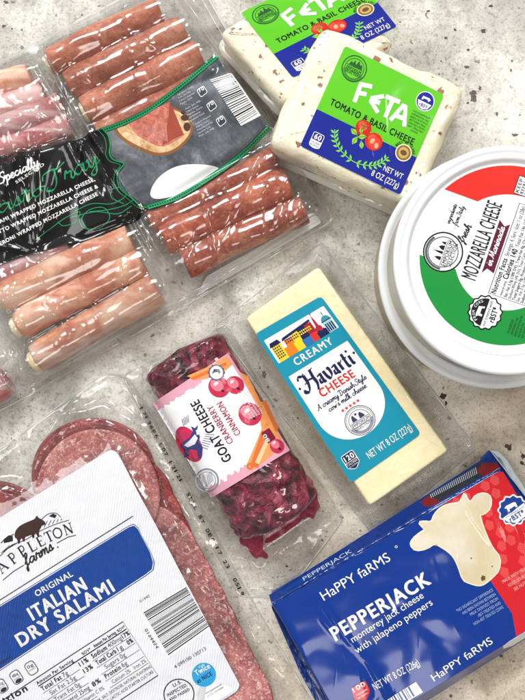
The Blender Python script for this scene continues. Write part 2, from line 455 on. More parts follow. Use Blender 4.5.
def ink(hexc, kind='film', k=.5, rot=-59):
    key = (hexc, kind, k, rot)
    if key in _mc: return _mc[key]
    t = NT('ink_' + kind); c = rgb(hexc)
    if kind == 'film':
        nb = crinkle(t, k, rot); t.pbr(c, .45, nb, coat=.85, coatn=nb, coatr=.10, spec=.12)
    elif kind == 'paper':      # ribbed stock seen under a tight clear film
        w = t.n('ShaderNodeTexWave', wave_type='BANDS', bands_direction='X'); w.inputs['Scale'].default_value = 190
        w.inputs['Distortion'].default_value = 1.6; w.inputs['Detail'].default_value = 2; w.inputs['Detail Scale'].default_value = 1.2
        t.l(t.mapping(rot=8), w.inputs['Vector'])
        nb = t.bump(w.outputs['Fac'], .00022); nb = t.bump(t.noise(40, 3), .0024, prev=nb)
        t.pbr(c, .5, nb, coat=.3, coatn=nb, coatr=.25, spec=.2)
    elif kind == 'lid':
        nb = t.bump(t.noise(40, 2), .0006); t.pbr(c, .45, nb, spec=.2)
    elif kind == 'sticker':
        nb = t.bump(t.noise(45, 3), .0016); t.pbr(c, .45, nb, coat=.35, coatn=nb, coatr=.15, spec=.15)
    _mc[key] = t.m; return t.m
def counter_mat():
    t = NT('speckled_quartz')
    a = t.noise(9, 5, .6, .4); b = t.noise(22, 8, .68, .5); c = t.noise(230, 6, .78); d = t.noise(520, 3, .7)
    base = t.ramp(b, [(.32, rgb('a9a8a1')), (.43, rgb('cccac2')), (.52, rgb('e4e2da')), (.66, rgb('f2f0ea'))])
    cl = t.noise(13, 7, .62, .9, t.mapping(loc=(.37, .21, .1))); base = t.mix(.62, base, t.ramp(cl, [(.38, rgb('a9a7a1')), (.50, rgb('e2e0da')), (.58, (1, 1, 1, 1))]), 'MULTIPLY')
    warm = t.ramp(b, [(.28, rgb('9c8b76')), (.42, rgb('c6b7a1')), (.55, rgb('dccfbb')), (.7, rgb('e8dfce'))])
    sx = t.n('ShaderNodeSeparateXYZ'); t.l(t.tc, sx.inputs[0])
    # warmer, browner vein towards the lower right of the slab
    g = t.math('ADD', t.math('MULTIPLY', sx.outputs[0], 1.6), t.math('MULTIPLY', sx.outputs[1], -3.2))
    g = t.math('ADD', g, t.math('MULTIPLY', t.math('SUBTRACT', a, .5), 2.6))
    g = t.math('ADD', g, .20, True)
    col = t.mix(g, base, warm)
    grain = t.ramp(c, [(.30, rgb('7c7a74')), (.41, rgb('c6c3ba')), (.48, (1, 1, 1, 1))])
    col = t.mix(t.math('MULTIPLY', t.ramp(a, [(.35, (1,)*4), (.62, (.35,)*3+(1,))]), .75), col, grain, 'MULTIPLY')
    fine = t.ramp(d, [(.33, rgb('9a958b')), (.47, (1, 1, 1, 1))])
    col = t.mix(.55, col, fine, 'MULTIPLY')
    # dark brown flecks
    dv = t.n('ShaderNodeVectorMath', operation='ADD'); nn = t.n('ShaderNodeTexNoise'); nn.inputs['Scale'].default_value = 220
    t.l(t.tc, nn.inputs['Vector']); sc = t.n('ShaderNodeVectorMath', operation='SCALE'); sc.inputs['Scale'].default_value = .006
    t.l(nn.outputs['Color'], sc.inputs[0]); t.l(t.tc, dv.inputs[0]); t.l(sc.outputs[0], dv.inputs[1])
    v = t.vor(62, vec=dv.outputs[0]); vc = t.vor(62, out='Color', vec=dv.outputs[0])
    sp = t.n('ShaderNodeSeparateColor'); t.l(vc, sp.inputs[0])
    size = t.math('MULTIPLY', t.math('SUBTRACT', sp.outputs[0], .965, True), 3.0)
    m = t.math('MULTIPLY', t.math('SUBTRACT', size, v, True), 60, True)
    col = t.mix(t.math('MULTIPLY', m, .8), col, rgb('4a3b34'))
    v3 = t.vor(230, vec=dv.outputs[0]); c3 = t.vor(230, out='Color', vec=dv.outputs[0]); s3 = t.n('ShaderNodeSeparateColor'); t.l(c3, s3.inputs[0])
    m3 = t.math('MULTIPLY', t.math('SUBTRACT', t.math('MULTIPLY', t.math('SUBTRACT', s3.outputs[1], .89, True), 3.4), v3, True), 30, True)
    col = t.mix(t.math('MULTIPLY', m3, .75), col, rgb('6a5a50'))
    nb = t.bump(d, .00005)
    t.pbr(col, .22, nb, spec=.45); return t.m
def cheese_mat(name, base, lo, fleck=True, coat=.8, k=.62):
    t = NT(name); n = t.noise(28, 4, .6); col = t.ramp(n, [(.3, rgb(lo)), (.65, rgb(base))])
    n2 = t.noise(300, 3, .6); col = t.mix(.15, col, t.ramp(n2, [(.35, rgb('e8dcc0')), (.55, (1, 1, 1, 1))]), 'MULTIPLY')
    if fleck:
        for sc, th, cc, off in ((230, .74, '8a4a2c', 0), (300, .84, '5a6432', .37), (210, .92, 'a8502c', .11), (260, .92, '3b2f22', .71)):
            dv = t.mapping(loc=(off, off*1.7, off*.6)); dn = t.n('ShaderNodeTexNoise'); dn.inputs['Scale'].default_value = 300
            t.l(dv, dn.inputs['Vector']); s2 = t.n('ShaderNodeVectorMath', operation='SCALE'); s2.inputs['Scale'].default_value = .006
            t.l(dn.outputs['Color'], s2.inputs[0]); ad = t.n('ShaderNodeVectorMath', operation='ADD'); t.l(dv, ad.inputs[0]); t.l(s2.outputs[0], ad.inputs[1])
            v = t.vor(sc, vec=ad.outputs[0]); vc = t.vor(sc, out='Color', vec=ad.outputs[0]); sp = t.n('ShaderNodeSeparateColor'); t.l(vc, sp.inputs[0])
            size = t.math('MULTIPLY', t.math('SUBTRACT', sp.outputs[0], th, True), 2.1)
            m = t.math('MULTIPLY', t.math('SUBTRACT', size, v, True), 12, True)
            col = t.mix(t.math('MULTIPLY', m, .9), col, rgb(cc))
    nb = t.bump(t.noise(60, 4, .6, .5), .0016); cb = crinkle(t, k, 10, .6)
    t.pbr(col, .45, nb, coat=coat, coatn=cb, coatr=.08, sss=.25, sssr=(.006, .004, .002)); return t.m
def meat_mat(name, stops, fat, scale=120, rot=-59, k=.8, stripes=None, amt=.5, dka=.5):
    t = NT(name); n = t.noise(38, 4, .6, 1.0); col = t.ramp(n, [(p, rgb(c)) for p, c in stops])
    v = t.noise(scale, 3, .6, 1.2); m = t.ramp(v, [(.54, (0, 0, 0, 1)), (.66, (1, 1, 1, 1))])
    col = t.mix(t.math('MULTIPLY', m, amt), col, rgb(fat))
    if stripes:
        w = t.noise(30, 3, .5, .8, t.mapping(rot=stripes[0], scale=(.35, 2.2, 1)))
        col = t.mix(t.math('MULTIPLY', t.ramp(w, [(.5, (0, 0, 0, 1)), (.62, (1, 1, 1, 1))]), stripes[2]), col, rgb(stripes[1]))
    v9 = t.noise(scale*2.6, 3, .6, .6); col = t.mix(t.math('MULTIPLY', t.ramp(v9, [(.56, (0, 0, 0, 1)), (.66, (1, 1, 1, 1))]), amt*.8), col, rgb(fat))
    oi = t.n('ShaderNodeObjectInfo'); hs = t.n('ShaderNodeHueSaturation'); mr = t.n('ShaderNodeMapRange'); mr.inputs[3].default_value = .80; mr.inputs[4].default_value = 1.14; t.l(oi.outputs['Random'], mr.inputs[0]); t.l(mr.outputs[0], hs.inputs['Value']); t.l(col, hs.inputs['Color']); col = hs.outputs[0]
    dk = t.noise(420, 3, .7); col = t.mix(dka, col, t.ramp(dk, [(.32, rgb('b06a5c')), (.5, (1, 1, 1, 1))]), 'MULTIPLY')
    nb = t.bump(t.noise(150, 3, .6), .0007); cb = crinkle(t, k, rot)
    t.pbr(col, .5, nb, coat=.12, spec=.25, coatn=cb, coatr=.10, sss=.12, sssr=(.004, .0015, .001)); return t.m
def plastic_mat(name, c, rough=.35, trans=0, bump=.0003, sss=0):
    t = NT(name); nb = t.bump(t.noise(50, 3), bump)
    t.pbr(rgb(c), rough, nb, trans=trans, sss=sss, sssr=(.004, .004, .003)); return t.m
# ---- quad / affine placement of an Art sheet: local (x right, y down) in a w x h sheet -> photo pixels
class Sheet(Art):
    def __init__(s, q, w, h): super().__init__(); s.q = [np.array(p, float) for p in q]; s.w, s.h = w, h
    def build(s, *a, **k):
        TL, TR, BR, BL = s.q; out = []
        for v in s.V:
            u, t = v[0]/s.w, v[1]/s.h
            p = TL*(1-u)*(1-t)+TR*u*(1-t)+BR*u*t+BL*(1-u)*t; out.append((p[0], p[1], v[2]))
        s.V = out; return super().build(*a, **k)
BLK = '1a1a1c'; WHT = 'f2f1ee'
# =============================================================== COUNTERTOP
def countertop():
    M = counter_mat()
    V = [(-900, -900, 0), (900, -900, 0), (900, 900, 0), (-900, 900, 0)]
    V += [(x, y, -30) for x, y, _ in V[:4]]
    o = link_mesh('countertop', V, [[0,1,2,3],[4,7,6,5],[0,4,5,1],[1,5,6,2],[2,6,7,3],[3,7,4,0]], M, None, smooth=False)
    o['kind'] = 'structure'
    # the larger dark mineral flecks, each at its own place in the stone
    spots = [(6,2,3,2),(4,26,3,2),(12,29,1.3,1),(22,30,1.5,1.3),(99,6,2,1),(82,15,1.4,1),(428,11,2.5,1.5),(491,6,3,2),(483,31,3.5,2.6),(455,30,2,1.5),(446,38,2,1.6),
             (468,50,2.2,1.6),(467,67,3,1.8),(512,61,1.2,1.5),(511,70,1.6,2.4),(480,88,2.2,3),(474,93,5,3.4),(473,98,4,5),(468,103,2,1.5),(515,135,4,2.4),(497,114,2,3),(472,130,2,2),
             (443,396,4,4),(446,403,1.6,3),(509,447,4.5,4),(523,456,3,4),(522,463,3,2.5),(497,653,5,3.6),(501,656,3,2.4),(454,679,2.4,3),(451,696,2,2.2),(521,640,2.2,3),(520,632,3,1.6),
             (264,374,3,4.5),(260,368,1.5,2),(268,387,1.4,2.2),(322,540,2,1.6),(320,536,1,1),(287,566,2,1.6),(205,575,2,2),(298,418,1.2,1.2),(262,252,2,1.6),(520,115,1.6,1.2),(400,22,1.4,1),(441,61,1.2,1)]
    bm = bmesh.new(); rnd = random.Random(5)
    t = NT('dark_fleck'); t.pbr(t.ramp(t.noise(400, 3, .6), [(.35, rgb('352523')), (.65, rgb('5b443b'))]), .35)
    V = []; Fs = []
    for i, (px, py, rx, ry) in enumerate(spots):
        b = len(V); n = 13; k = rnd.uniform(0, 3)
        for j in range(n):
            a = 2*PI*j/n; q = .45+.6*rnd.random()
            x, y = W(px+rx*q*math.cos(a), py+ry*q*math.sin(a), 0); V.append((x, y, .05+i*.0008))
        Fs.append(list(range(b, b+n)))
    f = link_mesh('mineral_fleck', V, Fs, t.m, o, smooth=False)
countertop()
# =============================================================== MOZZARELLA TUBS
white_lid = plastic_mat('white_lid_plastic', 'e6e8e8', .32, bump=.0002)
def tub_body_mat():
    t = NT('cloudy_tub_plastic'); sx = t.n('ShaderNodeSeparateXYZ'); t.l(t.tc, sx.inputs[0])
    n = t.noise(20, 3)
    col = t.ramp(n, [(.35, rgb('a8966a')), (.6, rgb('cdc19a'))])
    t.pbr(col, .3, None, coat=.5, coatr=.1, sss=.2); return t.m
tubm = tub_body_mat()
def tub(px, py, zt, R, zb, label, name='cheese_tub', lip=1.0):
    cx, cy = W(px, py, zt)
    r = thing(name, label, 'cheese tub', cx, cy, 'stacked mozzarella tubs')
    H = zt-zb
    body = lathe('tub_body', [(0, zb+1.2), (R*.90, zb+1.2), (R*.925, zb+.2), (R*.955, zb+1.6), (R*.955, zt-11), (R*.955, zt-9.6), (R*.95, zt-8), (R*.93, zt-5), (R*.9, zt-4)], cx, cy, tubm, r)
    # lid: skirt, rolled rim, groove, recessed panel
    p = [(R*.925, zt-8.0), (R*.985, zt-8.0), (R*.992, zt-7.4), (R*.985, zt-4.2), (R*.99, zt-3.4), (R*1.0, zt-2.9), (R*1.0, zt-1.5), (R*.992, zt-.5), (R*.975, zt), (R*.955, zt+.05), (R*.94, zt-.5),
         (R*.93, zt-.7), (R*.90, zt-.6), (R*.885, zt-.75), (R*.873, zt-1.6), (R*.862, zt-2.9), (R*.845, zt-3.3), (R*.83, zt-3.35), (R*.4, zt-3.25), (0, zt-3.2)]
    q = []
    for i in range(len(p)-1):
        a, b = p[i], p[i+1]; L = math.hypot(a[0]-b[0], a[1]-b[1]); n = max(1, min(6, int(L/2)))
        for k in range(n): q.append((a[0]+(b[0]-a[0])*k/n, a[1]+(b[1]-a[1])*k/n))
    q.append(p[-1])
    lid = lathe('lid', q, cx, cy, white_lid, r)
    return r, lid, (cx, cy)
low, _, _ = tub(498, 269.5, 42, 73.0, 0, 'lower white mozzarella tub, mostly hidden under the tub with the printed lid')
up, uplid, (ux, uy) = tub(509, 260, 84, 64.0, 42.2, 'white round tub with red and green printed lid, on top of the other tub')
def stamp_on_side():
    a = Art()
def lid_art():
    a = Art(); K = lambda c: ink(c, 'lid')
    c = (506.5, 258.5)
    disc = [(c[0]+97*math.cos(t), c[1]+97*math.sin(t)) for t in np.linspace(0, 2*PI, 90)[:-1]]
    a.poly(disc, K('e9ebeb'), 0)
    def sector(r0, r1, i0, o0, i1, o1, col):
        n = 40; V = []; Fs = []
        for k in range(n+1):
            ti = math.radians(i0+(i1-i0)*k/n); to = math.radians(o0+(o1-o0)*k/n)
            V += [(c[0]+r0*math.cos(ti), c[1]+r0*math.sin(ti)), (c[0]+r1*math.cos(to), c[1]+r1*math.sin(to))]
        for k in range(n): Fs.append([2*k, 2*k+1, 2*k+3, 2*k+2])
        a.add(V, Fs, K(col), 1)
    sector(64, 93, -117, -132, -8, -8, 'd8261c')
    sector(52, 87, 168, 182.5, 55, 55, '1a8c3c')
    B = K('15171a')
    # seal
    s = (443, 252); d = np.array([27., -76.]); d /= np.linalg.norm(d); u = np.array([d[1], -d[0]])
    a.ell(s, 20, 20, K('f3f4f4'), 2); a.ring(s, 18.7, 20.2, B, 3); a.ring(s, 14.6, 15.5, B, 3)
    a.ring(s, 15.8, 18.2, K('50585a'), 3, a0=100, a1=240)
    def P(al, upv): return np.array(s)+d*al+u*upv
    a.text('EMPORIUM', P(-13, -6.5), P(13, -6.5), 4.3, B, 4, .03); a.text('SELECTION', P(-12, -12), P(12, -12), 4.0, B, 4, .03)
    a.line([P(-13.5, -1.2), P(13.5, -1.2)], .6, B, 4); a.line([P(-13.5, -7.3), P(13.5, -7.3)], .5, B, 4)
    for k, (q, w, h) in enumerate([(-7, 4, 7), (-1, 3, 10), (4, 5, 6), (9, 3, 5)]):
        a.poly([P(q-w/2, 0), P(q+w/2, 0), P(q+w/2-.6, h*.6), P(q, h), P(q-w/2+.6, h*.5)], B, 4)
    # big condensed title
    a.text('MOZZARELLA CHEESE', (475.4, 281), (502.4, 205), 15.5, B, 3, .012)
    a.script('fresh', (463, 243), (471.5, 226.5), 3.6, 1.1, B, 3, slant=.15)
    a.script('from Italy'.replace('I', 'I'), (456.5, 226), (464.5, 207), 2.4, .6, B, 3, slant=.1)
    a.script('ingredients', (449.5, 224), (457, 205), 2.2, .6, B, 3, slant=.1)
    # ribbon
    R_ = K('5d1230')
    a.poly([(481.5, 273), (487, 268.5), (493.6, 273.4), (510, 224.5), (504.5, 226.5), (499.6, 219.8)], R_, 3)
    a.script('in Marinade', (491, 266.5), (504.8, 228), 3.3, .9, K(WHT), 4, slant=.12)
    # nutrition box
    d2 = np.array([31., -89.5]); d2 /= np.linalg.norm(d2); r2 = np.array([-d2[1], d2[0]])
    O = np.array([488.4, 293.]); 
    def Q(al, ac): return O+d2*al+r2*ac
    a.line([Q(0, 0), Q(95, 0), Q(95, 60), Q(0, 60)], .7, B, 3, closed=True)
    a.text('Nutrition Facts', Q(1.5, 7), Q(38, 7), 5.2, B, 3, .035); a.text('Servings: 4, Serv. size: 1 oz (28g)', Q(41, 7), Q(93, 7), 4.2, B, 3, 0)
    a.text('Amount per serving:', Q(1.5, 13.5), Q(17, 13.5), 2.8, B, 3); a.text('Calories 140', Q(19, 13.8), Q(50, 13.8), 5.6, B, 3, .04)
    a.text('Total Fat 14g (18% DV),', Q(53, 13.5), Q(93, 13.5), 3.6, B, 3, .02)
    rnd = random.Random(2)
    for k in range(9):
        a.text(['Sat. Fat 3.5g (18% DV), Trans Fat 0g, Cholest. 20mg (7% DV)', 'Sodium 85mg (4% DV), Total Carb. 1g (0% DV), Fiber 0g (0% DV)', 'Total Sugars 0g, Protein 5g, Vitamin D 0mcg, Calcium 160mg'][k % 3], Q(1.5, 18.4+k*4.4), Q(93, 18.4+k*4.4), 2.9, B, 3, .02 if k % 2 else .035)
    # seal with scalloped edge
    s = np.array((485., 312.5)); n = 96
    sc = lambda r, m: [(s[0]+(r+m*math.cos(14*t))*math.cos(t), s[1]+(r+m*math.cos(14*t))*math.sin(t)) for t in np.linspace(0, 2*PI, n+1)[:-1]]
    a.poly(sc(17.2, .8), B, 3); a.poly(sc(15.6, .8), K('f3f4f4'), 4)
    u = np.array([d[1], -d[0]])
    half = [tuple(s+14.2*(math.cos(t)*d+math.sin(t)*u)) for t in np.linspace(0, PI, 24)]
    a.poly(half, B, 5)
    a.poly([tuple(s+x*d+y*u) for x, y in [(-5, 2), (-5, 6), (-7, 7.5), (-4, 8.5), (4, 8), (5.5, 2), (3.5, 2), (3, 4.5), (-2.5, 4.5), (-3, 2)]], K(WHT), 6)
    a.text('not treated with', s+d*-13-u*4.2, s+d*13-u*4.2, 3.2, B, 6, .02)
    a.text('rBST*', s+d*-7-u*11.5, s+d*8-u*11.5, 5.6, B, 6, .05)
    a.arctext('FROM COWS', s, 10.4, math.degrees(math.atan2(u[1], u[0]))-62, math.degrees(math.atan2(u[1], u[0]))+62, 2.6, K(WHT), 6)
    for k in range(8):
        p = np.array([509., 334.])+r2*3.7*k; a.text(['*NO SIGNIFICANT', 'DIFFERENCE HAS', 'BEEN SHOWN IN', 'MILK FROM COWS'][k % 4], p, p+d2*(15+k % 3*3), 2.4, K('0b2a16'), 3, .03)
    p = np.array((513., 193.)); a.poly([p, p+d2*19, p+d2*19+r2*30, p+r2*30], B, 2); a.poly([p+d2*.8+r2*.8, p+d2*18.2+r2*.8, p+d2*18.2+r2*29, p+d2*.8+r2*29], K('f3f4f4'), 3)
    for k, w in enumerate(['KEEP', 'REFRI-', 'GERATED']): a.text(w, p+d2*2+r2*(5+k*4.6), p+d2*16+r2*(5+k*4.6), 3.2, B, 4, .05)
    class LS:
        g = None
    a.build('lid_print', Flat(84-3.2), uplid, off=.12, dl=.03)
lid_art()
# =============================================================== FETA BLOCKS
feta_m = cheese_mat('herbed_feta', 'f3ecd6', 'e9dfc3')
film_clear = film_mat('clear_film', 1.0)
def feta(outline, q, H, label, seed, name='feta_cheese'):
    P = rpoly(WP(outline, H), [9, 9, 9, 9], 7, 2.0); cx, cy = np.mean(P, 0)
    r = thing(name, label, 'packaged cheese', cx, cy, 'feta cheese blocks')
    top = lambda x, y: 1.1*fbm(x/26+seed, y/26, 2)-0.9
    side = lambda x, y, z: 2.2*fbm(x/16+seed*3, y/16+z/14, 2)-1.2*math.sin(PI*min(1, z/H))
    b = block('cheese_block', P, H, 7, feta_m, r, topf=top, sidef=side, K=18)
    # pinched film seam running round the base
    Pc = ccw(P); rings = []
    for off, z in ((1.5, H*.30), (-2.2, H*.27), (-2.4, H*.26), (1.5, H*.24)):
        Q = offset_poly(Pc, off); rings.append(np.column_stack([Q, z+.8*fbm(Q[:, 0]/9, Q[:, 1]/9+seed)]))
    loft('film_seam', rings, film_seam, r, False, False)
    S = Sheet(q, 112, 106); K = lambda c: ink(c, 'film', .22, 10)
    full = rpoly([(0, 0), (112, 0), (112, 106), (0, 106)], 3.5, 5)
    gr, nv, wh, bk = K('5fc222'), K('15238c'), K(WHT), K('17201a')
    S.poly(full, gr, 0)
    S.poly(rpoly([(0, 67), (112, 66.5), (112, 106), (0, 106)], [.2, .2, 3.5, 3.5], 5), nv, 1)
    # emblem
    s = (18, 16); ol = K('22502c'); S.ring(s, 12, 13, ol, 2); S.ring(s, 9.6, 10.2, ol, 2); S.ring(s, 10.3, 11.8, K('3f8f2c'), 2, a0=20, a1=160)
    S.text('EMPORIUM', (10, 18.3), (26, 18.3), 2.6, ol, 3, .04); S.text('SELECTION', (10, 22), (26, 22), 2.6, ol, 3, .04)
    S.line([(9, 14.6), (27, 14.6)], .5, ol, 3); S.line([(9, 18.9), (27, 18.9)], .4, ol, 3)
    S.poly([(11, 14), (13, 10), (14.5, 12), (16, 8), (18, 12.5), (20, 7), (22, 11), (24, 9.5), (25.5, 14)], ol, 3)
    # FETA, drawn with a flat pen
    st = 4.3
    for pts in ([(32, 45), (30.5, 27)], [(29, 27.2), (42, 24)], [(31, 35.5), (40, 33)],
                [(57, 27), (46, 34.5), (46.5, 37), (58, 44)], [(47, 35.5), (56, 35)],
                [(58.5, 26.5), (74, 25.5)], [(66.5, 27), (66.5, 45)],
                [(72.5, 45.5), (79, 26), (80.6, 26), (88, 45)], [(75.5, 39), (85.5, 38)]):
        S.line(pts, st if len(pts) < 4 and pts[0][1] < 48 else st*.95, wh, 3)
    S.text('TOMATO & BASIL CHEESE', (10, 57.5), (103, 57.5), 6.3, bk, 3, .035)
    # tomatoes and basil
    rd, rl, gl_, gd = K('c8281c'), K('e8583c'), K('8fc93a'), K('3f7d25')
    for c0, rr in (((51, 63.5), 8.2), ((66, 71), 9)):
        S.ell(c0, rr, rr*.95, rd, 3); S.ell((c0[0]-1.5, c0[1]-1.5), rr*.62, rr*.5, rl, 4, 20)
    S.ell((67, 72), 6.4, 6.2, K('e0402c'), 5); S.ell((64.5, 71), 2.2, 3, K('f3a27c'), 6, 20); S.ell((70, 73.5), 2, 2.8, K('f3a27c'), 6, -20)
    for (x, y), an, l in (((44, 71), 200, 8), ((53, 72), 330, 8), ((48, 78), 100, 8), ((56, 79), 60, 7), ((50, 67), 250, 6)):
        a_ = math.radians(an); dx, dy = math.cos(a_), math.sin(a_)
        S.poly([(x-dx*l*.6, y-dy*l*.6), (x-dy*l*.33, y+dx*l*.33), (x+dx*l*.2-dy*l*.28, y+dy*l*.2+dx*l*.28), (x+dx*l*.6, y+dy*l*.6), (x+dx*l*.2+dy*l*.28, y+dy*l*.2-dx*l*.28), (x+dy*l*.33, y-dx*l*.33)], gl_, 6)
        S.line([(x-dx*l*.5, y-dy*l*.5), (x+dx*l*.5, y+dy*l*.5)], .5, gd, 7)
    S.line([(51, 56), (52, 60), (49, 58)], .7, gd, 7); S.line([(47, 61), (51, 62), (55, 60)], .8, gd, 7); S.line([(51, 62), (50, 66)], .8, gd, 7)
    # laurel
    arc = crom([(25, 77), (30, 86), (40, 93), (56, 97), (71, 94), (80, 88), (86, 78)], 5); lf = K('7ccf4a')
    S.line(arc, .8, lf, 3)
    for i in range(2, len(arc)-1, 2):
        p = arc[i]; d = arc[min(i+1, len(arc)-1)]-arc[i-1]; d = d/np.linalg.norm(d); nn = np.array([-d[1], d[0]])
        f = -1 if i < len(arc)/2 else 1; dd = d*f
        for sg in (-1, 1):
            v = dd*.7+nn*sg*.75; w = np.array([-v[1], v[0]])
            S.poly([tuple(p), tuple(p+v*2.8+w*1.1), tuple(p+v*5.6), tuple(p+v*2.8-w*1.1)], lf, 4)
    # calorie badge
    S.poly(rpoly([(7, 87), (19, 87), (19, 101), (13, 102.5), (7, 101)], 2, 3), wh, 3); S.poly(rpoly([(7.6, 87.6), (18.4, 87.6), (18.4, 94.6), (7.6, 94.6)], 1, 3), nv, 4)
    S.text('60', (9.5, 93.6), (16.5, 93.6), 5, wh, 5, .04); S.text('CALORIES', (8, 98), (18, 98), 1.9, nv, 5, .03); S.text('PER SERVING', (8, 100.6), (18, 100.6), 1.5, nv, 5, .03)
    # gold medal
    g_ = (98, 68); S.ell(g_, 8.4, 8.4, K('f1e3c2'), 4); S.ell(g_, 7.3, 7.3, K('8a6a35'), 5); S.ell(g_, 5.4, 5.4, K('c9a566'), 6); S.ell(g_, 3.4, 2.6, K('6b4f28'), 7)
    S.arctext('BEST of CLASS', g_, 8.9, -165, -15, 2.5, wh if False else K('23401f'), 6, .04)
    # hormone seal
    s2 = (97, 14); S.ell(s2, 9.6, 9.6, wh, 3); S.ell(s2, 8.8, 8.8, nv, 4); S.poly([(89.5, 15), (104.5, 15), (102, 20.5), (97, 22.3), (92, 20.5)], wh, 5)
    S.text('rBST', (92.5, 20), (101.5, 20), 3, nv, 6, .06); S.poly([(92.5, 13.5), (93, 10), (100, 9.6), (102, 11), (100, 13.5), (99, 11.8), (95, 11.8), (94, 13.5)], wh, 5)
    for k, w in enumerate(['*NO SIGNIFICANT', 'DIFFERENCE HAS', 'BEEN SHOWN', 'BETWEEN MILK', 'DERIVED FROM', 'rBST TREATED', 'COWS']):
        L = [20, 19, 19, 18, 18, 17, 8][k]; S.text(w, (99-L/2, 28+k*3), (99+L/2, 28+k*3), 1.8, ol, 3, .03)
    S.text('NET WT', (86, 92), (107, 92), 5.4, wh, 3, .01); S.text('8 OZ (227g)', (77, 101.5), (107, 101.5), 5.8, wh, 3, .01)
    hf_box = (min(p[0] for p in P), min(p[1] for p in P), max(p[0] for p in P), max(p[1] for p in P))
    S.build('front_label', HF(hf_box, 4.0, lambda x, y: H+top(x, y)), r, off=.35)
    return r
t_ = NT('seam_film'); nb_ = crinkle(t_, .8); t_.pbr((.62, .6, .52, 1), .25, nb_, coat=1, coatn=nb_); film_seam = t_.m
feta([(215, 30), (322, -30), (402, 42), (286, 108)], [(241, 13), (345, -38), (397, 27), (293, 78)], 31, 'feta block in cream film at the back, overlapped by the other feta block', 1.3)
feta([(323, 19), (470, 87), (415, 209), (265, 143)], [(345, 46), (444, 95), (400, 195), (300, 146)], 40, 'feta block lying in front with its whole green and navy label in view', 4.1)
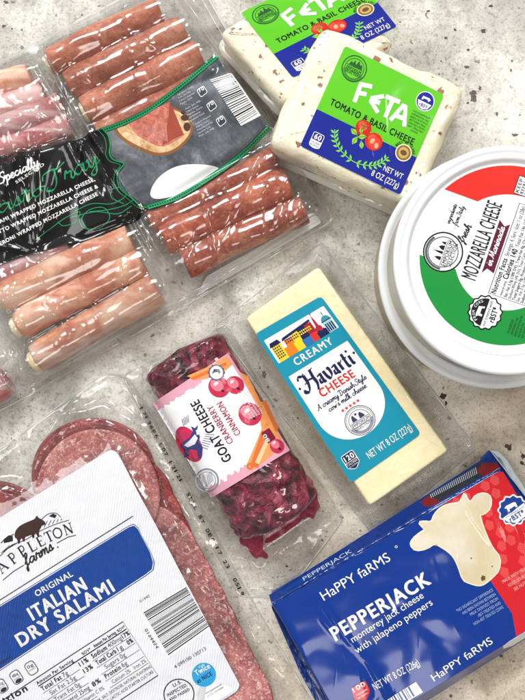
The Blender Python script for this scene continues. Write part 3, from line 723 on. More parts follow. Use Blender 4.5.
# =============================================================== HAVARTI
def havarti():
    H = 24; out = [(245, 318), (319, 266), (449, 451), (370, 507)]
    P = rpoly(WP(out, H), 3.0, 5, 2.0); cx, cy = np.mean(P, 0)
    r = thing('havarti_cheese', 'pale yellow creamy havarti cheese block with teal label in clear film', 'packaged cheese', cx, cy)
    m = cheese_mat('pale_yellow_cheese', 'f9ebc2', 'f1dda8', fleck=False, coat=1, k=.8)
    top = lambda x, y: .5*fbm(x/22, y/22, 2)
    block('cheese_block', P, H, 2.2, m, r, topf=top, K=22, bot=1)
    Pc = ccw(P)
    fl = rpoly(WP([(213, 326), (322, 240), (478, 449), (374, 538)], 2), 3, 4)
    fl2 = ccw(fl)
    xs = [p[0] for p in fl2]; ys = [p[1] for p in fl2]
    def hz(x, y):
        d = sdf(Pc, x, y); e = sdf(fl2, x, y)
        w = 7+3.5*fbm(x/14, y/14, 2)
        s = 1-sstep(-1.0, w, d)
        base = 1.6+1.6*fbm(x/18+3, y/18, 3)+.4
        fold = .9*np.abs(vnoise(x/3.0+y/9, y/5.0-x/9))*sstep(-1, 2, d)*(1-sstep(3, 16, d))
        return base*np.clip(-e/6, .15, 1)*(1-s)+s*(H-.35)+fold*1.6+top(x, y)*s
    hf = HF((min(xs), min(ys), max(xs), max(ys)), 1.3, hz)
    A = Art(); A.poly([(p[0]/((D-10)/F)+262.5, 350-p[1]/((D-10)/F)) for p in fl2], film_mat('embossed_clear_film', .9, 31, haze=.24, refl=.13, cross=True), 0)
    class PS:  # outline already in millimetres: project at fixed height
        g = hf.g; h = 10
    A2 = Art(); A2.V = A.V; A2.Fc = A.Fc; A2.M = A.M; A2.mats = A.mats
    film_sheet('film', fl2, A.mats[0], hf, r)
    edge_band('sealed_edge', fl2, hf, 1.3, edge_mat, r)
    L = Sheet([(255, 334), (321, 296), (421, 434), (351, 483)], 80, 174); K = lambda c: ink(c, 'film', .18, 31)
    te, wh, nv, rd = K('1b8fa8'), K('efeeea'), K('1c2350'), K('d6342c')
    L.poly(rpoly([(0, 0), (80, 0), (80, 174), (0, 174)], 5, 5), te, 0)
    L.poly(rpoly([(4, 10), (76, 10), (76, 37), (4, 37)], 1, 2), wh, 1)
    # row of town houses
    ye, og, ma, bl = K('f2cf2e'), K('e87f22'), K('9c2237'), K('2e6fae')
    for x, w, h, c in ((6, 11, 20, ye), (17, 6, 10, ye), (21, 9, 17, og), (30, 9, 19, ye), (38, 9, 21, nv), (47, 8, 20, ma)):
        L.poly([(x, 37), (x, 37-h), (x+w, 37-h), (x+w, 37)], c, 2)
    L.poly([(17, 37), (17, 27), (27, 27), (27, 37)], og, 3); L.poly([(28, 37), (28, 27), (36, 27), (36, 37)], ye, 3); L.poly([(37, 37), (37, 29), (47, 29), (47, 37)], bl, 3); L.poly([(47, 37), (47, 28), (55, 28), (55, 37)], rd, 3)
    L.poly([(19, 20), (21, 17), (55, 14), (55, 16.5)], nv, 3); L.poly([(5, 20), (7, 15.5), (16, 15.5), (18, 20)], nv, 3)
    for x, w, y0, y1, c in ((7, 9, 19, 35, nv), (22, 32, 20, 27, nv)):
        for i in range(int(w/2.2)):
            for j in range(int((y1-y0)/2.6)): L.poly([(x+i*2.2, y0+j*2.6), (x+i*2.2+1.4, y0+j*2.6), (x+i*2.2+1.4, y0+j*2.6+1.6), (x+i*2.2, y0+j*2.6+1.6)], c if x < 10 or i < 7 else ye, 4)
    L.poly([(55, 37), (55, 26), (57, 24), (57.6, 17), (58.6, 12), (59.6, 17), (60.2, 24), (62, 26), (62, 37)], K('a8283a'), 3)
    L.line([(58.6, 12), (58.6, 9.8)], .6, nv, 3); L.poly([(58.6, 9.5), (61, 10.3), (58.6, 11)], rd, 3)
    L.poly([(54, 37), (54, 31), (57, 29), (60, 31), (63, 29), (65, 31), (65, 37)], nv, 4)
    dm = [(69.5+5*math.cos(t), 24-5.5*math.sin(t)) for t in np.linspace(0, PI, 14)]
    L.poly(dm, K('3e8f9c'), 3); L.poly([(64.5, 37), (64.5, 24), (74.5, 24), (74.5, 37)], K('9fc8cb'), 3); L.line([(69.5, 18), (69.5, 14)], .7, nv, 4)
    L.line([(64, 24), (75, 24)], 1, nv, 4)
    for i in range(4): L.poly([(65.5+i*2.3, 36), (65.5+i*2.3, 27), (66.9+i*2.3, 27), (66.9+i*2.3, 36)], nv, 4)
    L.text('CREAMY', (18, 48), (62, 48), 7.6, wh, 3, .03, sp=1.2)
    arch = [(5, 53), (75, 53)]+[(40+35*math.cos(t), 108+35*math.sin(t)) for t in np.linspace(0, PI, 30)]
    L.poly(arch, wh, 1)
    # blackletter name written with a broad pen
    nib = math.radians(-40)
    def bl_(pts, w=3.4): L.line(pts, w, nv, 3, nib=nib, smooth=4)
    bl_([(10.5, 62), (12.5, 58.5), (16, 59.5), (19, 58)], 3.2); bl_([(18, 59.5), (18, 69), (15, 76), (11, 75), (11.5, 72.5)], 3.8); bl_([(26.3, 57.5), (25.6, 66), (26, 73), (23.5, 79.5)], 3.8); bl_([(26, 59), (29.5, 57.3)], 2.2); bl_([(14.5, 68.5), (20, 66.2), (25.5, 66.8)], 2.4)
    bl_([(29, 68), (33, 66.5)], 3); bl_([(33, 66), (33, 75), (35, 76)]); bl_([(30, 71), (29.5, 75), (33, 75)], 3); bl_([(32.5, 70), (29.5, 72)], 2)
    bl_([(37, 66), (38, 73), (40, 76), (43, 73), (43, 66.5), (41, 66)])
    bl_([(46, 68), (50, 66.5)], 3); bl_([(50, 66), (50, 75), (52, 76)]); bl_([(47, 71), (46.5, 75), (50, 75)], 3); bl_([(49.5, 70), (46.5, 72)], 2)
    bl_([(54.5, 66.5), (55, 76)]); bl_([(55.5, 69), (58.5, 66)], 3)
    bl_([(61.5, 61), (61.5, 75), (64, 76)]); bl_([(59.5, 66.5), (64, 66.5)], 2.2)
    bl_([(67, 66.5), (67, 75), (69, 76)]); 
    for c0 in ((67.2, 61.5), (8, 69), (73, 67)): L.poly([(c0[0]-1.5, c0[1]), (c0[0], c0[1]-1.7), (c0[0]+1.5, c0[1]), (c0[0], c0[1]+1.7)], nv, 3)
    L.text('CHEESE', (22, 88), (61, 88), 8.4, rd, 3, .045)
    L.script('A creamy Danish-Style', (12, 97), (69, 96), 2.7, .75, nv, 3, slant=.1); L.script("cow's milk cheese", (20, 104), (64, 103.5), 2.7, .75, nv, 3, slant=.1)
    for i in range(5):
        x = 31.5+i*4.4; y = 110; L.poly([(x+(2 if k % 2 == 0 else .95)*math.sin(PI*k/5), y-(2 if k % 2 == 0 else .95)*math.cos(PI*k/5)) for k in range(10)], rd, 3)
    s = (40, 127.5); sv = K('3a4060'); L.ring(s, 14.3, 15, sv, 3); L.ring(s, 13, 13.4, sv, 3); L.ring(s, 10.6, 11.1, sv, 3); L.ring(s, 11.3, 12.8, K('8c93a6'), 3, a0=15, a1=165)
    L.poly([(33, 126), (34, 121), (36, 119), (37, 122), (38.5, 126)], sv, 4); L.poly([(41, 126), (42, 121), (44, 120), (46, 123), (47, 126)], sv, 4); L.ell((39.5, 120), 1.2, 1.2, sv, 4)
    L.line([(30, 127), (50, 127)], .5, sv, 4); L.text('EMPORIUM', (30.5, 131), (49.5, 131), 3.1, sv, 4, .01); L.text('SELECTION', (31, 135), (49, 135), 3.0, sv, 4, .01); L.line([(30, 131.8), (50, 131.8)], .35, sv, 4)
    L.poly(rpoly([(4.5, 147), (18.5, 147), (18.5, 161), (11.5, 165.5), (4.5, 161)], 2.5, 4), wh, 2); L.poly(rpoly([(5.2, 147.7), (17.8, 147.7), (17.8, 155.6), (5.2, 155.6)], 1.5, 3), nv, 3); L.poly(rpoly([(5.2, 156.2), (17.8, 156.2), (17.8, 160.6), (11.5, 164.7), (5.2, 160.6)], 1.5, 3), nv, 3)
    L.text('120', (6.6, 154.4), (16.6, 154.4), 5.2, wh, 4, .045); L.text('CALORIES', (6, 159), (17, 159), 2, wh, 4, .02); L.text('PER 1 OZ SERVING', (6.6, 161.4), (16.4, 161.4), 1.3, wh, 4, .02)
    L.text('NET WT 8 OZ (227g)', (27, 165), (76, 165), 7.4, wh, 3, .01)
    L.build('front_label', HF((min(xs), min(ys), max(xs), max(ys)), 5.0, lambda x, y: H+top(x, y)), r, off=.45)
def film_sheet(name, outline, mat, hf, parent):
    """a film polygon given in millimetres laid on a height field"""
    A = Art(); A.V = [(p[0], p[1], 0) for p in outline]; A.Fc = [list(range(len(outline)))]; A.M = [0]; A.mats = [mat]
    bm = bmesh.new(); bm.faces.new([bm.verts.new(v) for v in A.V])
    bmesh.ops.triangulate(bm, faces=bm.faces[:])
    g = hf.g; P = np.array(outline); x0, x1, y0, y1 = P[:, 0].min(), P[:, 0].max(), P[:, 1].min(), P[:, 1].max()
    def cut(co, no): bmesh.ops.bisect_plane(bm, geom=bm.verts[:]+bm.edges[:]+bm.faces[:], dist=1e-5, plane_co=co, plane_no=no)
    for k in range(int(math.ceil(x0/g)), int(math.floor(x1/g))+1): cut((k*g, 0, 0), (1, 0, 0))
    for k in range(int(math.ceil(y0/g)), int(math.floor(y1/g))+1): cut((0, k*g, 0), (0, 1, 0))
    for f in bm.faces:
        f.normal_update()
        if f.normal.z < 0: f.normal_flip()
    bm.verts.index_update(); co = np.array([v.co[:2] for v in bm.verts])
    V = np.column_stack([co, hf.z(co[:, 0], co[:, 1])]); N = hf.nrm(co[:, 0], co[:, 1])
    fs = [[v.index for v in f.verts] for f in bm.faces]; bm.free()
    return link_mesh(name, V, fs, mat, parent, None, N)
def edge_band(name, outline, hf, w, mat, parent, off=.12, inset=0.0):
    P = []
    for i in range(len(outline)):
        a = np.array(outline[i]); b = np.array(outline[(i+1) % len(outline)]); k = max(1, int(np.linalg.norm(b-a)/1.5))
        for q in range(k): P.append(a+(b-a)*q/k)
    P = ccw(P); A_ = offset_poly(P, inset); B_ = offset_poly(P, inset+w*.5); C_ = offset_poly(P, inset+w)
    R3 = [np.column_stack([q, hf.z(q[:, 0], q[:, 1])+o]) for q, o in ((A_, off), (B_, off+w*.35), (C_, off))]
    return loft(name, R3, mat, parent, False, False)
edge_mat = film_mat('sealed_film_edge', .8, -59, haze=.34, refl=.12)
rim_mat = film_mat('thick_clear_rim', .5, -59, haze=.22, refl=.16)
havarti()
# =============================================================== GOAT CHEESE LOG
def bbox(P, m=2): P = np.asarray(P); return (P[:, 0].min()-m, P[:, 1].min()-m, P[:, 0].max()+m, P[:, 1].max()+m)
def goat():
    a = np.array(W(180, 349, 18)); b = np.array(W(282, 522, 18)); ax = b-a; L = np.linalg.norm(ax); ax /= L; nx = np.array([-ax[1], ax[0]]); R = 29.6; Hc = 17
    cx, cy = (a+b)/2
    r = thing('goat_cheese_log', 'dark red cranberry coated goat cheese log with white and pink label', 'packaged cheese', cx, cy)
    # cross section: flattened round, taller than the ground contact
    n = 56; rings = []; m = 64
    for i in range(m+1):
        t = i/m; e = min(t, 1-t)*L
        k = math.sqrt(max(0, 1-max(0, 1-e/7.0)**2))*.97+.03 if e < 7 else 1.0
        bul = 1.0-.03*math.cos(2*PI*t)
        c = a+ax*t*L; ring = []
        for j in range(n):
            th = 2*PI*j/n; co, si = math.cos(th), math.sin(th)
            x = R*math.copysign(abs(co)**.85, co)*k*bul; z = Hc+(20.5 if si > 0 else 16.5)*math.copysign(abs(si)**.9, si)*(.45+.55*k)
            ring.append((c[0]+nx[0]*x, c[1]+nx[1]*x, z))
        rings.append(np.array(ring))
    # lumps of fruit in the coating (kept low under the label)
    for i in range(m+1):
        t = i/m; q = rings[i]; w = np.clip((abs(t-.44)-.29)/.06, 0, 1)
        dn = 3.2*fbm(q[:, 0]/5.0+q[:, 2]/6, q[:, 1]/5.0+q[:, 2]/7, 3)*w
        cc = np.array([*(a+ax*t*L), Hc]); v = q-cc; l = np.linalg.norm(v, axis=1)[:, None]+1e-6
        rings[i] = q+v/l*dn[:, None]-(0.9*(1-w))*v/l
    t = NT('cranberry_coating')
    n1 = t.noise(60, 5, .65, 1.6); col = t.ramp(n1, [(.30, rgb('1c090e')), (.43, rgb('470f20')), (.53, rgb('701b33')), (.63, rgb('9a3650')), (.76, rgb('cc8a92'))])
    v = t.vor(110, 'F1', 'Distance'); col = t.mix(.55, col, t.ramp(v, [(.15, rgb('b06a78')), (.55, (1, 1, 1, 1))]), 'MULTIPLY')
    nb = t.bump(v, .0035); nb = t.bump(t.noise(160, 4, .6, .8), .002, prev=nb); cb = crinkle(t, 1.7, -59, .8)
    t.pbr(col, .4, nb, coat=1, coatn=cb, coatr=.07, sss=.1); fruit = t.m
    loft('cheese_log', rings, fruit, r)
    # pale cut end seen through the film
    t = NT('pale_pink_rind'); cb = crinkle(t, 1.2); t.pbr(t.ramp(t.noise(90, 4, .6, 1), [(.38, rgb('a33a58')), (.55, rgb('e3b3b4')), (.7, rgb('f2dcd6'))]), .4, cb, coat=1, coatn=cb); pr = t.m
    Z1 = HF(bbox(WP([(120, 320), (350, 600)], 0)), 2.2, lambda x, y: prof(x, y))
    return r, a, ax, nx, L, R, pr
def prof_factory(a, ax, nx, L, R, Hc=17):
    def f(x, y):
        dx, dy = x-a[0], y-a[1]; s = dx*ax[0]+dy*ax[1]; d = dx*nx[0]+dy*nx[1]
        q = np.clip(np.abs(d)/R, 0, .999); top = Hc+20.3*(1-q**(2/.85))**(.45)
        return np.where(np.abs(d) < R*.999, top, Hc)
    return f
_a = np.array(W(180, 349, 18)); _b = np.array(W(282, 522, 18)); _ax = (_b-_a)/np.linalg.norm(_b-_a); _nx = np.array([-_ax[1], _ax[0]]); _L = np.linalg.norm(_b-_a)
prof = prof_factory(_a, _ax, _nx, _L, 30.0)
gr, ga, gax, gnx, gL, gR, pr = goat()
def goat_parts():
    # label band wrapped over the log
    L = Art(); K = lambda c: ink(c, 'sticker')
    box = bbox(WP([(120, 320), (350, 320), (350, 600), (120, 600)], 0)); hf = HF(box, 2.0, prof)
    q = [(153, 403), (228, 353), (290, 450), (211, 498)]
    def B(u, v):
        TL, TR, BR, BL = [np.array(p, float) for p in q]; return tuple(TL*(1-u)*(1-v)+TR*u*(1-v)+BR*u*v+BL*(1-u)*v)
    L.poly([B(u, 0) for u in np.linspace(0, 1, 16)]+[B(1, v) for v in np.linspace(0, 1, 16)[1:]]+[B(u, 1) for u in np.linspace(1, 0, 16)[1:]]+[B(0, v) for v in np.linspace(1, 0, 16)[1:-1]], K('e0a3b4'), 0)
    rnd = random.Random(9)
    topj = [B(u, .07+.03*rnd.random()) for u in np.linspace(0.0, .97, 40)]; botj = [B(u, .89+.05*rnd.random()) for u in np.linspace(.97, 0.0, 40)]
    L.poly(topj+botj, K('f4f1f2'), 1)
    # cinnamon sticks
    og, og2, og3 = K('ef9a5a'), K('d9713a'), K('f6c79a')
    for p, c in (([(187, 376), (212, 365), (226, 356), (233, 364), (222, 374), (196, 380)], og), ([(252, 470), (246, 466), (262, 428), (257, 400), (262, 402), (274, 422), (281, 440), (272, 455), (260, 464)], og),
                 ([(240, 372), (248, 376), (258, 396), (270, 424), (262, 430), (258, 408)], og), ([(250, 466), (262, 430), (268, 434), (258, 468)], og2), ([(262, 402), (266, 400), (279, 428), (276, 432)], og2), ([(190, 378), (226, 362), (227, 365), (194, 380)], og2), ([(255, 462), (268, 434), (271, 436), (259, 464)], og3)):
        L.poly(p, c, 2)
    L.ring((250, 466), 1.5, 3.5, og2, 3, n=14)
    rd, rl, wh, dk = K('c22f4e'), K('e67b8c'), K('f4d9dc'), K('571225')
    for c0, rx in (((219, 387), 11), ((235, 385), 9.5), ((250, 414), 12), ((277, 446), 7.5)):
        L.ell(c0, rx, rx*.92, rd, 4, 40); L.ell((c0[0]-2, c0[1]-2), rx*.66, rx*.5, rl, 5, 40); L.ell((c0[0]-3, c0[1]-3.5), rx*.25, rx*.16, wh, 6, -40)
        L.ell((c0[0]+rx*.35, c0[1]+rx*.35), 1.8, 1.2, dk, 6, 30)
    bk, mg = K('241c2a'), K('a81f48')
    L.text('GOAT CHEESE', (232, 458.5), (198.5, 399), 9.4, bk, 5, .03); L.text('CRANBERRY', (233.6, 441.5), (212.3, 404.5), 6.3, mg, 5, .02); L.text('CINNAMON', (241, 433), (222, 401), 6.3, mg, 5, .02)
    # goat emblem
    L.ell((189, 444), 11, 19.5, K('bd2348'), 5, -30); L.ell((191, 443), 9.2, 17, K('cf3159'), 6, -30)
    gb = K('3b3f77'); gw = K('e8e6ef')
    L.poly([(180, 446), (184, 441), (190, 437), (193, 431), (191, 426), (195, 428), (198, 425), (197, 431), (200, 436), (199, 442), (203, 447), (201, 458), (198, 458), (197, 450), (190, 449), (188, 456), (184, 458), (184, 450)], gb, 7)
    L.poly([(184, 445), (190, 440), (195, 434), (198, 438), (195, 444), (188, 447)], gw, 8); L.poly([(196, 430), (199, 429), (199.5, 434), (197, 435)], gw, 8)
    for k in range(7): L.line([(200+k*.9, 446-k*2), (208+k*1.1, 449-k*2.4)], .5, gb, 7)
    for k in range(5): L.line([(184+k*1.2, 426-k), (182+k*1.5, 419-k)], .5, gb, 7)
    s = (207, 480); sv = K('8a8f99'); L.ring(s, 10.4, 12, sv, 5); L.ring(s, 8.2, 8.8, sv, 5); L.text('EMPORIUM', (203.5, 485), (200, 474), 2.2, sv, 6); L.text('SELECTION', (208, 486), (204, 474), 2.2, sv, 6)
    for k in range(4): L.line([(209+k*1.4, 484-k), (207+k*1.3, 474-k)], .5, sv, 6)
    s = (216.5, 372.5); n = 60; L.poly([(s[0]+(8.2+.6*math.cos(12*t))*math.cos(t), s[1]+(8.2+.6*math.cos(12*t))*math.sin(t)) for t in np.linspace(0, 2*PI, n+1)[:-1]], K('5c6272'), 6); L.ell(s, 6.6, 6.6, K('dfe0e4'), 7); L.poly([(212, 374), (214, 369), (219, 369), (221, 372), (219, 374), (218, 372), (215, 372)], K('4c5262'), 8)
    for k in range(5): L.text(['NO SIGNIFICANT', 'DIFFERENCE HAS', 'BEEN SHOWN', 'MADE WITH', 'GOAT MILK'][k], (263-k*2.6, 412+k*1.4), (247-k*2.6, 388+k*1.4), 2, K('ece4e8'), 8, .03)
    L.poly(rpoly([(261, 433), (269, 427.5), (276, 438), (268, 443.5)], 1.5, 3), K('7d1f3c'), 7); L.text('80', (270, 440.5), (265.5, 433.5), 3.6, K(WHT), 8, .03)
    L.build('wrap_label', hf, gr, off=.55, dl=.05)
    # pink folds of stained film at the lower end
    t = NT('juice_stained_film'); cb = crinkle(t, 1.6); n1 = t.noise(90, 4, .6, 2)
    t.pbr(t.ramp(n1, [(.35, rgb('7c1f3f')), (.5, rgb('a84a67')), (.7, rgb('d59aa6'))]), .3, cb, coat=1, coatn=cb, sss=.2); jm = t.m
    # cheese heel poking out of the coating
    for pts, H, nm, mt in (([(262, 533), (298, 511), (301, 517), (266, 540)], 21, 'cheese_end', pr),):
        P = rpoly(WP(pts, H), 2.5, 4, 1.0); block(nm, P, H, min(2.5, H*.4), mt, gr, topf=lambda x, y: 2.2*fbm(x/4, y/4, 3)-.6, K=6, bot=.5)
    fl = rpoly(WP([(120, 375), (226, 322), (345, 520), (285, 600), (238, 598)], 3), 5, 4); fl = [tuple(p) for p in ccw(fl)]
    body = ccw(WP([(143, 382), (150, 362), (216, 336), (230, 352), (284, 434), (314, 492), (313, 520), (258, 558), (236, 545), (170, 446)], 16))
    def hz(x, y):
        d = sdf(body, x, y); e = sdf(fl, x, y); w = 9+5*fbm(x/12, y/12, 2); s = 1-sstep(-2, w, d)
        return (2.2+2.0*fbm(x/16, y/16, 3))*np.clip(-e/6, .2, 1)*(1-s)+s*15
    hf2 = HF(bbox(fl), 1.5, hz)
    fm_ = film_mat('loose_clear_film', 1.0, -59, haze=.09, refl=.10)
    film_sheet('film', fl, fm_, hf2, gr); edge_band('sealed_edge', fl, hf2, 1.1, edge_mat, gr)
    t = NT('pink_stain'); nb = crinkle(t, 1.5); tr = t.n('ShaderNodeBsdfTransparent'); tr.inputs[0].default_value = (.62, .12, .22, 1)
    df = t.n('ShaderNodeBsdfPrincipled'); df.inputs['Roughness'].default_value = .15; t.l(nb, df.inputs['Normal']); t.l(t.ramp(t.noise(120, 3, .6, 2), [(.35, rgb('7a1d3e')), (.65, rgb('b5566f'))]), df.inputs[0])
    mx = t.n('ShaderNodeMixShader'); t.l(t.ramp(t.noise(90, 3, .6, 1), [(.4, (.1,)*3+(1,)), (.6, (.6,)*3+(1,))]), mx.inputs[0]); t.l(tr.outputs[0], mx.inputs[1]); t.l(df.outputs[0], mx.inputs[2]); t.l(mx.outputs[0], t.out.inputs[0])
    SA = Art()
    for pts in ([(238, 536), (262, 528), (264, 543), (262, 549), (269, 555), (267, 560), (260, 556), (256, 560), (250, 553), (247, 546), (241, 546)], [(296, 512), (312, 486), (318, 492), (317, 499), (321, 507), (316, 512), (314, 520), (308, 516), (303, 521)], [(262, 540), (300, 515), (304, 520), (268, 545)]): SA.poly(chaikin(pts, 2), t.m, 0)
    SA.build('juice_stain', hf2, gr, off=.35)
    # dot-printed code along the sealed edge
    A = Art(); c = K('22221f')
    pth = [(139, 408), (160, 447), (184, 490), (209, 537), (232, 578), (242, 597)]
    txt = '17136E6 L07 12121  SELL BY DEC 17 23  0519'
    pp = crom(pth, 12); dl = [0]
    for i in range(1, len(pp)): dl.append(dl[-1]+np.linalg.norm(pp[i]-pp[i-1]))
    for i, ch in enumerate(txt):
        if ch == ' ': continue
        s_ = dl[-1]*(i+.1)/len(txt); k = int(np.searchsorted(dl, s_)); k = max(1, min(k, len(pp)-1)); d = pp[k]-pp[k-1]; d /= np.linalg.norm(d)
        p = pp[k-1]+d*(s_-dl[k-1]); A.text(ch, p, p+d*(3.3 if ch not in '1I' else 1.2), 3.6, c, 0, .05)
    A.build('date_code', hf2, gr, off=.12)
goat_parts()
# =============================================================== SALAMI PACK
def salami():
    cx, cy = W(60, 640)
    r = thing('salami_package', 'flat pack of sliced dry salami with a ribbed white and blue label', 'packaged meat', cx, cy)
    m = meat_mat('dry_salami', [(.3, '88494a'), (.5, 'aa6663'), (.7, 'c2867f')], 'e4c3ba', 240, k=.55, amt=.7)
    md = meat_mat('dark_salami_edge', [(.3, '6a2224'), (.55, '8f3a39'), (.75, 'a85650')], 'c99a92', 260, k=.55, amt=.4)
    # two shingled stacks of round slices
    def slices(c0, step, R, n, z0, dz):
        for i in range(n):
            c = np.array(W(c0[0]+step[0]*i, c0[1]+step[1]*i, 12)); P = [(c[0]+R*math.cos(t)*(1+.02*math.sin(3*t+i)), c[1]+R*math.sin(t)*(1+.02*math.cos(2*t+i))) for t in np.linspace(0, 2*PI, 72)[:-1]]
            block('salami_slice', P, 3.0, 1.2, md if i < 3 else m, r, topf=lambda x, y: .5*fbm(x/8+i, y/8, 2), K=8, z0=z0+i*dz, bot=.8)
    slices((90, 481), (2.2, 4.2), 41, 4, .3, 2.6)
    slices((-14, 545), (2, 5), 41, 3, .3, 2.8)
    slices((112, 512), (9.3, 18.2), 40, 12, 4.0, .45)
    # label card
    L = Art(); K = lambda c: ink(c, 'paper'); P0 = [(-150, 610), (111, 449), (118, 453), (150, 514), (240, 685), (237, 691), (180, 728), (20, 830)]
    hfl = HF(bbox(WP([(-160, 440), (260, 440), (260, 840), (-160, 840)], 14)), 7.0, lambda x, y: 14.0+2.2*fbm(x/45, y/45, 2))
    L.poly(rpoly(P0, [4, 6, 4, 4, 5, 5, 5, 5], 5), K('e4e5ea'), 0)
    bk, bl, wh = K('2a2224'), K('15418f'), K(WHT)
    L.line([(-20, 612), (0, 600), (133, 516)], 1.0, K('3a2a28'), 2)
    def panel(o):
        return [(-40, 631-o), (0, 606.5-o*.9), (129, 527-o*.9), (134, 525.5-o), (138+o*.4, 529-o*.6), (141+o*.4, 535), (150+o*.6, 552), (153+o, 562), (152+o, 569+o*.5), (146+o*.5, 574+o*.8), (0, 669+o), (-40, 695+o)]
    L.poly(panel(1.8), bl, 1); L.poly(panel(.8), wh, 2); L.poly(panel(0), bl, 3)
    L.text('ORIGINAL', (37, 596.5), (73.5, 575.5), 5.9, wh, 5, .03)
    L.text('ITALIAN', (33.5, 620), (87.5, 588.5), 13, wh, 5, .055); L.text('DRY SALAMI', (21.5, 646.5), (115, 590.5), 13, wh, 5, .05)
    # maker's crest
    let = 'APPLETON'; pos = [(3, 573), (14, 564), (23, 557), (32, 552), (40.5, 547), (48, 542.5), (56, 539), (66, 535)]
    dirs = [-42, -38, -32, -28, -27, -25, -22, -18]
    def glyph(segs, p, an, h, w=1.35):
        a_ = math.radians(an); d = np.array([math.cos(a_), math.sin(a_)]); u = np.array([d[1], -d[0]])
        for sg, ww in segs: L.line([tuple(np.array(p)+d*x*h+u*y*h) for x, y in sg], ww, bk, 5, smooth=0 if len(sg) < 3 else 4)
    st = {'A': [([(-.05, 0), (.33, 1)], .7), ([(.33, 1), (.72, 0)], 1.7), ([(.15, .36), (.55, .36)], .6), ([(-.15, 0), (.12, 0)], .6), ([(.55, 0), (.85, 0)], .6)],
          'P': [([(.1, 0), (.1, 1)], 1.6), ([(.1, 1), (.45, .98), (.52, .74), (.42, .5), (.1, .48)], 1.1), ([(-.05, 0), (.3, 0)], .6), ([(-.05, 1), (.15, 1)], .6)],
          'L': [([(.1, 0), (.1, 1)], 1.6), ([(.1, .03), (.6, .03)], .8), ([(.6, 0), (.62, .25)], .6), ([(-.05, 1), (.28, 1)], .6), ([(-.05, 0), (.2, 0)], .6)],
          'E': [([(.1, 0), (.1, 1)], 1.6), ([(.1, .03), (.58, .03)], .8), ([(.1, .97), (.55, .97)], .8), ([(.1, .52), (.42, .52)], .7), ([(.58, 0), (.6, .22)], .6), ([(.55, 1), (.55, .8)], .6)],
          'T': [([(.35, 0), (.35, 1)], 1.6), ([(0, .97), (.7, .97)], .8), ([(0, 1), (0, .78)], .6), ([(.7, 1), (.7, .78)], .6), ([(.18, 0), (.52, 0)], .6)],
          'O': [([(.35, 1), (.02, .75), (.02, .25), (.35, 0), (.7, .25), (.7, .75), (.35, 1)], 1.3)],
          'N': [([(.1, 0), (.1, 1)], .8), ([(.1, 1), (.68, 0)], 1.7), ([(.68, 0), (.68, 1)], .8), ([(-.05, 1), (.15, 1)], .6), ([(.53, 1), (.83, 1)], .6), ([(-.03, 0), (.25, 0)], .6)]}
    for ch, p, an in zip(let, pos, dirs): glyph(st[ch], p, an, 10.5)
    L.script('farms', (26, 566), (54, 549), 5.4, 1.5, bk, 5, slant=.2); L.ell((58, 547), .8, .8, bk, 5)
    L.line([(3, 580), (14, 571), (24, 565)], .8, bk, 5); L.line([(57, 543), (68, 537), (76, 535)], .8, bk, 5)
    pig = [(14.5, 537), (15, 532), (17.5, 528), (21, 525), (26, 522.5), (31, 520.5), (35, 518.8), (37, 515), (39, 518), (42, 519), (45.5, 522), (45.5, 524.5), (42, 525.5), (40.5, 528.5), (39, 531), (39.5, 536), (37.5, 536.5), (36, 532.5), (34.5, 533.5), (34.5, 538), (32.5, 538), (32, 534.5), (28, 536), (25, 537), (25, 541.5), (23, 541.5), (22.5, 538), (20.5, 539), (20, 543.5), (18, 543.5), (17.5, 539)]
    L.poly(chaikin(pig, 1), K('3f2a26'), 5)
    L.line([(1, 543), (6, 538), (14, 534)], .9, bk, 5); L.poly([(4, 543), (4, 539), (9, 535), (13, 536), (13, 541)], bk, 5); L.line([(0, 556), (12, 545), (25, 540), (40, 531), (56, 524), (69, 520)], .7, bk, 5, smooth=4)
    for k in range(6): L.line([(44+k*3.6, 521-k*.5), (40+k*4.2, 529-k*1.7)], .6, bk, 5)
    for k in range(4): L.line([(1+k*1.5, 553-k), (10+k*3, 545-k)], .45, bk, 5)
    L.line([(42, 519), (48, 514), (56, 513), (61, 517)], .7, bk, 5, smooth=4); L.poly([(49, 516), (53, 513.5), (57, 515), (55, 518)], bk, 5)
    # nutrition table
    d = np.array([.838, -.546]); u = np.array([.546, .838]); O = np.array([123., 621.5])
    def T(a_, b_): return O+d*a_+u*b_
    L.line([T(-170, 0), T(0, 0), T(0, 64), T(-170, 64)], 1.0, bk, 4, closed=True)
    rows = [('Amount Per Serving', -106, -63, 3.2, .05), ('%DV*', -52, -42, 2.8, .04), ('Amount Per Serving', -38, -12, 3.2, .05), ('%DV*', -10, -1, 2.8, .04)]
    for s_, x0, x1, c, b in rows: L.text(s_, T(x0, 6.3), T(x1, 6.3), c, bk, 4, b)
    L.line([T(-106, 8), T(-1, 8)], 1.1, bk, 4)
